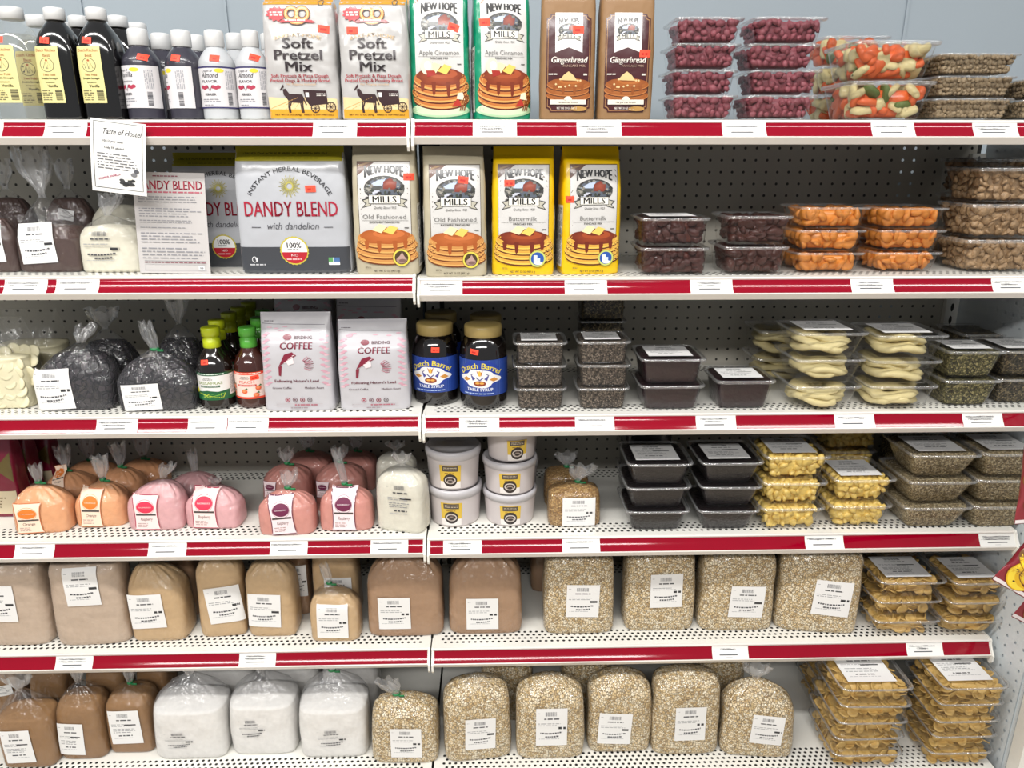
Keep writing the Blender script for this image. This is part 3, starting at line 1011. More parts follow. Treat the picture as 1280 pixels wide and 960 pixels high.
def torus_shape(r):
    M, K = 26, 8
    t = np.linspace(0, 2 * np.pi, M, endpoint=False); ph = r.uniform(0, 6)
    rows = []
    V = []
    for u in t:
        R0 = .66 + .03 * np.sin(5 * u + ph)
        rr = .34 * (1 + .14 * np.sin(9 * u + ph) + .1 * np.sin(14 * u))
        for j in range(K):
            q = 2 * np.pi * j / K
            V.append(((R0 + rr * np.cos(q)) * np.cos(u), (R0 + rr * np.cos(q)) * np.sin(u), .15 * np.sin(q) + .07 * np.sin(3 * u + ph)))
    F = [(i * K + j, ((i + 1) % M) * K + j, ((i + 1) % M) * K + (j + 1) % K, i * K + (j + 1) % K) for i in range(M) for j in range(K)]
    return np.array(V), np.array(F)

def tub_points(wr, wb, d, h, s, r, zmax=.86, faces_only=True, zmin=0.0):
    """places for lumps of half-size s inside the tub, near its walls and top"""
    out = []
    nz = max(1, int(round((zmax - zmin) * h / (s * 1.25))))
    for k in range(nz):
        z = zmin * h + s * .62 + k * ((zmax - zmin) * h - s * 1.1) / max(1, nz - 1)
        f = min(1, z / (.87 * h))
        A = wb / 2 + (wr / 2 - .006 - wb / 2) * f - s * .5
        B = A * d / wr
        nx, ny = max(2, int(2 * A / (s * 1.3)) + 1), max(2, int(2 * B / (s * 1.4)) + 1)
        for i in range(nx):
            for j in range(ny):
                if faces_only and 0 < i < nx - 1 and 0 < j and k < nz - 1:
                    continue
                if faces_only and j == ny - 1 and k < nz - 1:
                    continue
                x = -A + 2 * A * i / (nx - 1) + r.uniform(-.5, .5) * s
                y = -B + 2 * B * j / (ny - 1) + (r.uniform(0, .3) * s if j == 0 else r.uniform(-.2, .2) * s)
                out.append((max(-A, min(A, x)), max(-B, min(B, y)), z + r.uniform(-.4, .4) * s))
    return out
def keep_inside(V, wr, wb, d, h):
    """shift verts so that the lump stays within the tub walls"""
    V = V.copy()
    lo, hi = V.min(0), V.max(0)
    dz = max(0, .0025 - lo[2]) or min(0, .962 * h - hi[2])
    V[:, 2] += dz
    if V[:, 2].min() < .0025:
        V[:, 2] += .0025 - V[:, 2].min()
    z = max(.002, V[:, 2].min())
    f = min(1, z / (.87 * h))
    A = wb / 2 + (wr / 2 - .006 - wb / 2) * f - .0016
    B = A + (d - wr) / 2
    for k, lim in ((0, A), (1, B)):
        lo, hi = V[:, k].min(), V[:, k].max()
        if hi > lim: V[:, k] -= hi - lim
        elif lo < -lim: V[:, k] += -lim - lo
    return V
def rot_euler(r, flat=False):
    if flat:
        return Matrix.Rotation(r.uniform(0, 6.28), 3, 'Z') @ Matrix.Rotation(r.uniform(-.6, .6), 3, 'X') @ Matrix.Rotation(r.uniform(-.6, .6), 3, 'Y')
    return Matrix.Rotation(r.uniform(0, 6.28), 3, 'Z') @ Matrix.Rotation(r.uniform(0, 3.14), 3, 'X') @ Matrix.Rotation(r.uniform(0, 6.28), 3, 'Y')
def core_mesh(wr, wb, d, h, s, top):
    a0, a1 = wb / 2 - s, wr / 2 - .009 - s
    b0, b1 = d / 2 - (wr - wb) / 2 - s, d / 2 - .009 - s
    return ring_grid([(.004, a0 - .003, b0 - .003, 7), (.008, a0, b0, 8), (top * h, a1, b1, 8), (top * h + .001, a1 * .6, b1 * .6, 6)], 40, 1)

def fill_box(t, kind, wr, wb, d, h, seed, full=.86):
    var = seed % 3
    key = ('fill', kind, round(wr, 3), round(wb, 3), round(d, 3), round(h, 3), var, round(full, 2))
    r = random.Random(var * 31 + len(kind) * 7)
    S = {'strawberry': .0098, 'walnut': .0115, 'bit': .0125, 'granola': .0055, 'cherry': .007, 'berry': .006}
    M = {'strawberry': 'strawberry', 'walnut': 'walnut', 'bit': 'pineapple_bit', 'granola': 'granola', 'cherry': 'cherry_dark', 'berry': 'dark_berry'}
    if kind in S:                                        # too many to count: one mesh
        if key not in _cache:
            s = S[kind]
            Vs, Fs, b = [], [], 0
            sh = {'cherry': 'strawberry', 'berry': 'granola'}.get(kind, kind)
            for p in tub_points(wr, wb, d, h, s, r, full):
                V, F = piece_shape(sh, r)
                V = keep_inside((V * s * r.uniform(.65, 1.15)) @ np.array(rot_euler(r)).T + p, wr, wb, d, h)
                Vs.append(V); Fs.append(F + b); b += len(V)
            m = mesh('contents', np.vstack(Vs), np.vstack(Fs), True)
            _cache[key] = m
        o = link('contents', _cache[key], MAT[M[kind]], t)
        o['kind'] = 'stuff'
        ck = ('core', kind) + key[2:6]
        if ck not in _cache:
            _cache[ck] = grid_mesh('filling', core_mesh(wr, wb, d, h, S[kind] * .8, full - .06))
        o = link('filling', _cache[ck], MAT[M[kind]], t)
        o['kind'] = 'stuff'
        return
    if kind in MAT and kind not in ('apricot', 'date'):      # fine seed: a level block
        if key not in _cache:
            a0, a1 = wb / 2 - .001, wr / 2 - .008
            b0, b1 = d / 2 - (wr - wb) / 2 - .001, d / 2 - .008
            P = ring_grid([(.002, a0 - .004, b0 - .004, 7), (.004, a0 - .001, b0 - .001, 8), (.06 * h, a0, b0, 9), (full * h, a1, b1, 9), (full * h + .0015, a1 * .9, b1 * .9, 7), (full * h + .003, a1 * .4, b1 * .4, 4)], 64, 2)
            _cache[key] = grid_mesh('contents', P)
        o = link('contents', _cache[key], MAT[kind], t)
        o['kind'] = 'stuff'
        return
    # pieces one can tell apart: an object each
    r = random.Random(seed * 13 + 5)
    spec = {'apricot': [('apricot', 'dried_apricot', 'apricot', .0155)], 'date': [('date', 'date', 'date', .0125)], 'banana': [('banana', 'banana_chip', 'banana_chip', .0145)],
            'mixed': [('papaya', 'papaya_piece', 'papaya', .017), ('torusbit', 'pineapple_piece', 'pineapple', .016), ('papaya', 'pineapple_piece', 'pineapple', .018), ('papaya', 'kiwi_piece', 'kiwi', .015)],
            'ring': [('ring', 'pineapple_ring', 'pineapple', .04)]}[kind]
    if kind == 'ring':
        R = (wb + wr) / 4 * .93
        n = 3
        for i in range(n):
            z = .013 + i * (full * h - .016) / (n - 1)
            mk = ('ringmesh', i % 3)
            if mk not in _cache:
                V, F = torus_shape(random.Random(i))
                _cache[mk] = mesh('pineapple_ring', V, F, True)
                _cache[mk + ('v',)] = V
            e = Matrix.Rotation(r.uniform(-.10, .10), 3, 'X') @ Matrix.Rotation(r.uniform(-.12, .12), 3, 'Y') @ Matrix.Rotation(r.uniform(0, 6), 3, 'Z')
            sc = Vector((R * r.uniform(.94, 1.0),) * 2 + (R * 1.0,))
            p = (r.uniform(-.1, .1) * .02, -d * .06, z)
            W = (_cache[mk + ('v',)] * np.array(sc)) @ np.array(e).T + p
            o = link('pineapple_ring', _cache[mk], MAT['pineapple'], t, Vector(p) + Vector((keep_inside(W, wr, wb, d, h) - W)[0].tolist()), e.to_euler())
            o.scale = sc
        return
    for p in tub_points(wr, wb, d, h, spec[0][3], r, full):
        k, nm, m, s = spec[0] if len(spec) == 1 else r.choices(spec, (5, 3, 3, 1))[0]
        mk = ('piece', k, r.randrange(4))
        if (mk, nm) not in _cache:
            rr = random.Random(mk[2])
            V, F = banana_shape(rr) if k == 'banana' else piece_shape('papaya' if k == 'torusbit' else k, rr)
            _cache[(mk, nm)] = mesh(nm, V, F, True)
            _cache[(mk, nm, 'v')] = V
        e = rot_euler(r, flat=(k == 'banana' and r.random() < .75)).to_euler()
        o = link(nm, _cache[(mk, nm)], MAT[m], t, p, e)
        sc = s * r.uniform(.85, 1.08) * min(1, h / .046)
        o.scale = (sc, sc, sc)
        W = (_cache[(mk, nm, 'v')] * sc) @ np.array(e.to_matrix()).T + p
        o.location = Vector(p) + Vector((keep_inside(W, wr, wb, d, h) - W)[0].tolist())
    ck = ('core2', kind, round(wr, 3), round(wb, 3), round(d, 3), round(h, 3))
    if ck not in _cache:
        _cache[ck] = grid_mesh('filling', core_mesh(wr, wb, d, h, spec[0][3] * .8, full - .14))
    o = link('filling', _cache[ck], MAT[spec[0][2]], t)
    o['kind'] = 'stuff'

ORD = {1: ['only'], 2: ['lower', 'upper'], 3: ['bottom', 'middle', 'top'], 4: ['bottom', 'lower middle', 'upper middle', 'top'], 5: ['bottom', 'second', 'middle', 'fourth', 'top']}
def stack(row, x0, x1, xb0, xb1, yb, rims, what, where, kind, group, d=None, Y=None, lab=True, full=.86, seed=0, jig=0.0, zb=None, n=None, h=None, lastfull=None, labn=None, ymin=.006):
    xm = at((xb0 + xb1) / 2, yb or 400, .05)[0]
    z = zrow(row, xm) if zb is None else zb
    cx, Y, wb = spot(xb0, xb1, z, yb, Y, 1.0, ymin)
    py = rims[0] if rims else None
    if py:
        wr = at(x1, py, Y)[0] - at(x0, py, Y)[0]
    else:
        wr = wb * 1.13
    wr *= .99
    wb = min(wb, wr - .014)
    d = d or wr * .92
    n = n or len(rims)
    if h is None:
        zr = [height(cx, p, Y, z) for p in rims]
        h = (zr[-1] - zr[0]) / (len(rims) - 1) - .0014 if len(rims) > 1 else zr[0] / .975
    r = random.Random(seed)
    names = ORD[n]
    back = Y + d / 2 - (wr - wb) / 2
    for i in range(n):
        which = f'{names[i]} of the stack {where}' if n > 1 else f'single one {where}'
        t = thing('food_box', f'clear box of {what}, {which}', 'food box', (cx + (r.uniform(-jig, jig) if i else 0), back + (r.uniform(-.2, .8) * jig if i else 0), z + .0014 + i * (h + .0014)), r.uniform(-.02, .02) if i else 0, group)
        tub, lid, rim = clam_meshes(wr, wb, d, h)
        link('tub', tub, MAT['clam_plastic'], t)
        link('lid', lid, MAT['clam_plastic'], t)
        link('rim', rim, MAT['clam_edge'], t)
        fill_box(t, kind, wr, wb, d, h, seed + i, full if (i < n - 1 or lastfull is None) else lastfull)
        if lab and i == n - 1:
            lw, lh = wr * .66, d * .62
            A = weigh_label(lw, lh, seed + 50, False, False)
            A.place('label', flat_top(-.02 * wr, -.03 * d, h + .0008, 0), MAT['print_paper'], t, maxedge=.05)
    return z + n * (h + .0014)

# ------------------------------------------------------------------ printed fronts
def arch(w, k=.42):
    def f(V):
        top = V[:, 1].max()
        s = (1 - k) + k * np.minimum(1, (2 * V[:, 0] / w) ** 2)
        V[:, 1] = top - (top - V[:, 1]) * s
        return V
    return f
def wheat_logo(A, cx, cy, s, dark='#1d1b1c', name='NEW HOPE', mid='MILLS', ribbon='#e9e6dc', small=True, pal=None):
    """mill scene in an oval between two lines of lettering; s = width"""
    A.text(name, cx, cy + .30 * s, .30 * s, dark, w=1.0 * s, bold=.03, fn=arch(1.0 * s))
    A.ell(cx, cy + .03 * s, .53 * s, .32 * s, '#3c3a38')
    A.ell(cx, cy + .03 * s, .46 * s, .28 * s, '#59606c')
    A.poly([(cx - .42 * s, cy + .10 * s), (cx - .1 * s, cy + .27 * s), (cx + .05 * s, cy + .29 * s), (cx - .05 * s, cy + .1 * s)], '#b9c6dd')
    A.poly([(cx - .45 * s, cy - .02 * s), (cx - .05 * s, cy), (cx - .05 * s, cy + .08 * s), (cx - .42 * s, cy + .10 * s)], '#4c4d4b')
    A.poly([(cx - .03 * s, cy + .02 * s), (cx + .30 * s, cy), (cx + .33 * s, cy + .2 * s), (cx + .16 * s, cy + .3 * s), (cx - .02 * s, cy + .2 * s)], '#7a3325', c2='#9a4a36')
    A.poly([(cx - .4 * s, cy - .14 * s), (cx - .1 * s, cy - .2 * s), (cx - .12 * s, cy - .02 * s), (cx - .38 * s, cy - .02 * s)], '#c3c6d2')
    r = random.Random(9)
    for i in range(46):
        x, y = r.choice([r.uniform(-.2, .46), r.uniform(.26, .48), r.uniform(-.48, -.3)]), r.uniform(-.22, .12)
        A.ell(cx + x * s, cy + y * s, r.uniform(.03, .06) * s, r.uniform(.02, .05) * s, r.choice(['#2d2a29', '#45413d', '#6a6660', '#3a3f35', '#989489']), 8, lay=A.k + 1)
    for i in range(18):
        a = r.uniform(-.5, 3.6)
        A.ell(cx + .48 * s * math.cos(a), cy + .02 * s + .27 * s * math.sin(a), .05 * s, .035 * s, r.choice(['#4a4a48', '#77756e', '#8c8c84']), 7, lay=A.k + 1)
    A.k += 2
    # ribbon
    for sg in (-1, 1):
        A.poly([(cx + sg * .36 * s, cy - .40 * s), (cx + sg * .60 * s, cy - .46 * s), (cx + sg * .50 * s, cy - .36 * s), (cx + sg * .60 * s, cy - .25 * s), (cx + sg * .36 * s, cy - .20 * s)], dark)
        A.poly([(cx + sg * .37 * s, cy - .385 * s), (cx + sg * .56 * s, cy - .435 * s), (cx + sg * .47 * s, cy - .36 * s), (cx + sg * .56 * s, cy - .27 * s), (cx + sg * .37 * s, cy - .215 * s)], '#b9b5a5')
    A.rect(cx - .42 * s, cy - .36 * s, cx + .42 * s, cy - .13 * s, dark)
    A.rect(cx - .405 * s, cy - .345 * s, cx + .405 * s, cy - .145 * s, ribbon)
    A.text(mid, cx, cy - .325 * s, .165 * s, dark, w=.62 * s, bold=.02)
    if small:
        A.text('Quality Since 1923', cx, cy - .48 * s, .055 * s, '#33302e', w=.58 * s, shear=.2)

def pancake_stack(A, w, v0, v1, pal, cx=0.0, n=4, butter=True, r=None):
    """stack between heights v0 and v1"""
    r = r or random.Random(3)
    rim, face, syrup, dark, light = pal
    H = v1 - v0
    ry = H * .25
    for i in range(n):
        cy = v0 + ry + (H - 2 * ry) * i / (n - 1) * .86
        ox = cx + (.01, -.015, .012, 0)[i % 4] * w
        rx = w * (.5, .49, .495, .47)[i % 4]
        A.ell(ox, cy - .035 * H, rx, ry, dark, 40)
        A.ell(ox, cy, rx, ry, rim, 40)
        A.ell(ox, cy + .03 * H, rx * .98, ry * .93, face, 40, c2=rim)
    cy = v1 - ry
    t = np.linspace(0, 2 * np.pi, 60, endpoint=False)
    rad = 1 + .05 * np.sin(5 * t) + .04 * np.sin(8 * t + 1)
    A.poly(np.c_[cx + .41 * w * np.cos(t) * rad, cy + ry * .86 * np.sin(t) * rad], syrup, c2=light)
    for sx, l in ((-.32, .10), (-.12, .20), (.14, .24), (.31, .08)):
        A.poly([(cx + sx * w - .035 * w, cy - .5 * ry), (cx + sx * w + .045 * w, cy - .5 * ry), (cx + sx * w + .03 * w, cy - ry - l * H * .7), (cx + sx * w, cy - ry - l * H), (cx + sx * w - .02 * w, cy - ry - l * H * .7)], syrup)
    A.ell(cx + .05 * w, cy + .25 * ry, .26 * w, .45 * ry, light, 30)
    A.ell(cx + .02 * w, cy + .42 * ry, .17 * w, .26 * ry, syrup, 30)
    if butter:
        for bx, by, c in ((-.12, .55, '#efe3b0'), (.06, .40, '#e9c964')):
            A.poly([(cx + (bx - .10) * w, cy + (by + .1) * ry), (cx + (bx + .02) * w, cy + (by + .75) * ry), (cx + (bx + .15) * w, cy + (by + .5) * ry), (cx + (bx + .05) * w, cy + (by - .22) * ry)], c)

def art_pancake(kind):
    flavor, sub, net, badge, pal, label_hi = {
        'old': ('Old Fashioned', 'BUCKWHEAT PANCAKE MIX', 'NET WT 32 OZ (907.1 g)', 'choc', ('#dca65e', '#c78a4a', '#a85724', '#6e3512', '#c9713a'), .86),
        'butter': ('Buttermilk', 'PANCAKE MIX', 'NET WT 32 OZ (907.1 g)', 'glass', ('#e9bf57', '#d9a040', '#6f2614', '#5a2410', '#a44a22'), .86),
        'apple': ('Apple Cinnamon', 'PANCAKE MIX', '', None, ('#d9a05a', '#b9682c', '#7a2f14', '#5a1e0c', '#a9502a'), .90)}[kind]
    def f(w, H, seed):
        A = Art()
        hi, lo = label_hi * H, .24 * H
        x0, x1 = -.385 * w, .40 * w
        A.rect(x0 - .008 * w, lo, x1 + .008 * w, hi + .006 * H, '#4a3c2c' if kind != 'apple' else '#d8dcd6')
        A.rect(x0, lo, x1, hi, '#cfcdca')
        if kind != 'apple':
            A.poly([(x0, hi), (x0 + .26 * w, hi), (x0, hi - .10 * H)], '#5a331d')
            A.poly([(x0 + .02 * w, hi - .035 * H), (x0 + .2 * w, hi - .005 * H), (x0 + .13 * w, hi - .004 * H), (x0 + .02 * w, hi - .022 * H)], '#8a6a40')
        else:
            A.poly([(x0, hi), (x0 + .12 * w, hi), (x0, hi - .05 * H)], '#8a5a34')
        s = .58 * w
        cy = .655 * H if kind != 'apple' else .70 * H
        wheat_logo(A, .015 * w, cy, s)
        fy = .435 * H if kind != 'apple' else .485 * H
        A.text(flavor, 0, fy, .033 * H, '#6a6865', w=(.66 if len(flavor) > 10 else .44) * w, bold=-.004, shear=.0)
        A.line([(-.34 * w, fy - .012 * H), (.36 * w, fy - .012 * H)], .004 * w, '#77746f')
        A.text(sub, 0, fy - .032 * H, .014 * H, '#55524e', w=(.46 if len(sub) > 12 else .30) * w, bold=.02)
        A.micro(.30 * w, fy - .075 * H, .37 * w, fy - .06 * H, 1, '#55524e', random.Random(1))
        if kind == 'apple':
            A.ell(0, .075 * H, .49 * w, .055 * H, '#a9c9a0', 40)
            A.ell(0, .085 * H, .46 * w, .05 * H, '#c7d8b4', 40)
        pancake_stack(A, .94 * w, .085 * H, (.375 if kind != 'apple' else .405) * H, pal, .01 * w)
        if kind == 'apple':
            A.ell(-.21 * w, .40 * H, .10 * w, .06 * H, '#e8e3c0'); A.ell(-.19 * w, .405 * H, .06 * w, .035 * H, '#f3f0d8')
            A.poly([(-.2 * w, .32 * H), (-.05 * w, .34 * H), (-.08 * w, .37 * H), (-.22 * w, .37 * H)], '#a32c22')
            A.poly([(.2 * w, .10 * H), (.36 * w, .11 * H), (.30 * w, .17 * H)], '#b23226'); A.poly([(.28 * w, .16 * H), (.42 * w, .15 * H), (.38 * w, .21 * H), (.30 * w, .2 * H)], '#efe6c4')
            for k in range(3):
                A.line([((.33 + .035 * k) * w, .07 * H), ((.42 + .03 * k) * w, .19 * H)], .018 * w, '#8a4a22')
        if badge:
            bx, by, br = .235 * w, .135 * H, .135 * w
            A.ell(bx, by, br, br, '#4a4024'); A.ell(bx, by, br * .97, br * .97, '#e3cf52' if badge == 'choc' else '#c9cf6a'); A.ell(bx, by, br * .77, br * .77, '#4a3a24' if badge == 'choc' else '#2a55a8')
            if badge == 'choc':
                A.ell(bx, by - .25 * br, br * .6, br * .42, '#a5857c'); A.poly([(bx - .5 * br, by - .2 * br), (bx + .5 * br, by - .15 * br), (bx + .1 * br, by + .6 * br)], '#b8978d'); A.ell(bx + .1 * br, by - .35 * br, br * .4, br * .2, '#7c5f58')
            else:
                A.rect(bx - .45 * br, by - .55 * br, bx - .02 * br, by + .42 * br, '#dfe8f2'); A.rect(bx + .0 * br, by - .6 * br, bx + .32 * br, by + .1 * br, '#cfdcec'); A.ell(bx + .1 * br, by - .5 * br, .5 * br, .2 * br, '#eef2f7')
        if net:
            A.text(net, 0, .022 * H, .016 * H, '#3a342c', w=.40 * w, bold=.02)
            A.micro(-.33 * w, .05 * H, -.22 * w, .065 * H, 2, '#5a5244', random.Random(2))
        return A
    return f

def art_gingerbread(w, H, seed):
    A = Art()
    x0, x1, lo, hi = -.40 * w, .40 * w, .055 * H, .79 * H
    c = .07 * w
    def notched(g):
        P = []
        for sx, sy in ((-1, -1), (1, -1), (1, 1), (-1, 1)):
            X, Y = (x1 - g) * sx, (lo + g if sy < 0 else hi - g)
            t = np.linspace(0, math.pi / 2, 6)
            a0 = {(-1, -1): math.pi / 2, (1, -1): math.pi, (1, 1): -math.pi / 2, (-1, 1): 0}[(sx, sy)]
            P += [(X + c * math.cos(a0 - q), Y + c * math.sin(a0 - q)) for q in t]
        return P
    A.poly(notched(0), '#43151a'); A.poly(notched(.022 * w), '#a57a4c'); A.poly(notched(.032 * w), '#43151a')
    A.poly([(-.245 * w, .80 * H), (.245 * w, .80 * H), (.245 * w, .505 * H), (0, .545 * H), (-.245 * w, .505 * H)], '#ece8e4')
    wheat_logo(A, 0, .665 * H, .36 * w, small=False)
    A.text('Gingerbread', 0, .43 * H, .045 * H, '#efe6dc', w=.64 * w, bold=.022, shear=.22)
    A.text('PANCAKE MIX', .1 * w, .398 * H, .018 * H, '#c7a792', w=.40 * w, bold=.01)
    A.micro(-.36 * w, .335 * H, -.2 * w, .35 * H, 1, '#d8cfc4', random.Random(1), .7); A.micro(.27 * w, .33 * H, .36 * w, .35 * H, 1, '#d8cfc4', random.Random(2), .7)
    pancake_stack(A, .80 * w, .135 * H, .325 * H, ('#b5713a', '#96521f', '#8f4c1c', '#4d230f', '#b0662c'), 0, 3, False)
    A.poly([(-.16 * w, .30 * H), (.16 * w, .295 * H), (.09 * w, .335 * H), (0, .365 * H), (-.08 * w, .34 * H)], '#d9bf86')
    r = random.Random(4)
    for i in range(9):
        A.ell(r.uniform(-.26, .26) * w, r.uniform(.24, .31) * H, .02 * w, .008 * H, '#dcc28e', 7, lay=A.k + 1)
    A.k += 1
    A.ell(0, .155 * H, .07 * w, .022 * H, '#e8dfcf', lay=A.k + 1)
    A.rect(-.33 * w, .115 * H, .33 * w, .152 * H, '#e8dfcf'); A.text('Mix Just Like Scratch', 0, .124 * H, .013 * H, '#55372c', w=.36 * w, bold=.02)
    A.text('NET WT 20 OZ (567 g)', -.02 * w, .078 * H, .017 * H, '#efe6dc', w=.36 * w, bold=.02)
    A.ell(.2 * w, .082 * H, .15 * w, .018 * H, '#b58a4a', lay=A.k)
    return A

def pretzel_curve(cx, cy, s):
    t = np.linspace(-2.25, 2.25, 46)
    x = 1.35 * np.sin(t) * (1 - .12 * t * t * .3) * .62 + .18 * np.sin(3 * t)
    y = .75 * np.cos(2 * t * .78) - .18 * np.abs(t) + .2
    return np.c_[cx + s * x, cy - s * y * .8 + .1 * s]
def art_pretzel(w, H, seed):
    A = Art()
    r = random.Random(7)
    A.rect(-.46 * w, .905 * H, .46 * w, .99 * H, '#c88f2c')
    A.rect(-.47 * w, .012 * H, .47 * w, .085 * H, '#d39a2a')
    A.poly([(-.47 * w, .085 * H), (.47 * w, .085 * H), (.47 * w, .17 * H), (.25 * w, .185 * H), (0, .18 * H), (-.25 * w, .175 * H), (-.47 * w, .185 * H)], '#e3cc9a')
    for k in range(9):
        A.line([(-.05 * w + .02 * k * w, .182 * H), ((-.46 + .115 * k) * w, .087 * H)], .008 * w, '#c49a56', lay=A.k + (k == 0))
    # horse and buggy
    D = '#372224'
    A.poly([(-.19 * w, .21 * H), (.0 * w, .205 * H), (.03 * w, .17 * H), (0 * w, .135 * H), (-.18 * w, .14 * H), (-.21 * w, .17 * H)], D)
    A.poly([(-.21 * w, .17 * H), (-.15 * w, .19 * H), (-.22 * w, .25 * H), (-.26 * w, .245 * H), (-.25 * w, .20 * H)], D)
    A.poly([(-.29 * w, .235 * H), (-.24 * w, .262 * H), (-.245 * w, .285 * H), (-.27 * w, .265 * H), (-.30 * w, .24 * H)], D)
    for lx, dx in ((-.185, -.01), (-.15, -.03), (-.03, .01), (.0, .0)):
        A.line([(lx * w, .15 * H), ((lx + dx) * w, .105 * H), ((lx + dx + .008) * w, .058 * H)], .018 * w, D)
    A.line([(.02 * w, .17 * H), (.05 * w, .12 * H)], .018 * w, D)
    A.poly([(.02 * w, .24 * H), (.335 * w, .235 * H), (.345 * w, .13 * H), (.10 * w, .115 * H), (.045 * w, .16 * H)], D)
    A.rect(.05 * w, .185 * H, .095 * w, .22 * H, '#e9e6e2'); A.micro(.2 * w, .19 * H, .33 * w, .215 * H, 2, '#d8d2cc', r, .6)
    for cx, cy, rr in ((.17, .095, .055), (.385, .105, .062)):
        A.ring(cx * w, cy * H, rr * w, rr * w, .012 * w, D)
        for k in range(4):
            a = k * math.pi / 4
            A.line([(cx * w - rr * w * math.cos(a), cy * H - rr * w * math.sin(a)), (cx * w + rr * w * math.cos(a), cy * H + rr * w * math.sin(a))], .006 * w, D, lay=A.k)
    A.text('NET WT 16 OZ (454g)', -.21 * w, .036 * H, .013 * H, '#5a3a14', w=.36 * w, bold=.02); A.text('MAKES 12 SOFT PRETZELS', .21 * w, .036 * H, .013 * H, '#5a3a14', w=.40 * w, bold=.02)
    for ln, y, hh, ww in (('Soft', .565, .082, .40), ('Pretzel', .475, .082, .64), ('Mix', .385, .082, .36)):
        A.text(ln, -.01 * w, y * H, hh * H * .96, '#33292c', w=ww * w, bold=.03)
    A.text('BAKE-AT-HOME', 0, .655 * H, .028 * H, '#c9a97a', w=.62 * w, bold=.015, arc=1.1 * w)
    A.text('Soft Pretzels & Pizza Dough', -.01 * w, .338 * H, .026 * H, '#a8353f', w=.78 * w, bold=.02)
    A.text('Pretzel Dogs & Monkey Bread', -.01 * w, .302 * H, .026 * H, '#a8353f', w=.82 * w, bold=.02)
    A.text('No Topping Included', 0, .277 * H, .014 * H, '#c49a6a', w=.40 * w)
    # pretzel badge
    t = np.linspace(0, 2 * np.pi, 48, endpoint=False)
    rad = 1 + .09 * np.sign(np.sin(12 * t))
    A.poly(np.c_[-.27 * w + .13 * w * np.cos(t) * rad, .83 * H + .055 * H * np.sin(t) * rad], '#c0343c')
    A.micro(-.36 * w, .81 * H, -.19 * w, .85 * H, 2, '#eec9c4', r, .6)
    q = np.linspace(0, 2 * math.pi, 30)
    for wd, col in ((.062, '#4a2614'), (.040, '#dd8f3e'), (.012, '#f3c98e')):
        A.k += 1
        for sg in (-1, 1):
            A.line(np.c_[sg * .072 * w + .078 * w * np.cos(q), .832 * H + .075 * w * np.sin(q)], wd * w, col, lay=A.k)
            A.line([(sg * .14 * w, .815 * H), (sg * .12 * w, .785 * H), (sg * .06 * w, .765 * H), (0, .760 * H)], wd * w, col, lay=A.k)
            A.line([(sg * .02 * w, .815 * H), (-sg * .05 * w, .775 * H)], wd * w, col, lay=A.k)
    A.poly([(-.24 * w, .765 * H), (-.2 * w, .782 * H), (0, .792 * H), (.2 * w, .782 * H), (.25 * w, .765 * H), (.2 * w, .76 * H), (0, .77 * H), (-.2 * w, .76 * H)], '#c0343c')
    A.micro(-.16 * w, .771 * H, .17 * w, .787 * H, 1, '#f0d8d0', r, .7)
    A.line([(.28 * w, .93 * H), (.32 * w, .96 * H), (.36 * w, .93 * H), (.34 * w, .90 * H), (.30 * w, .90 * H)], .012 * w, '#555', closed=True)
    return A

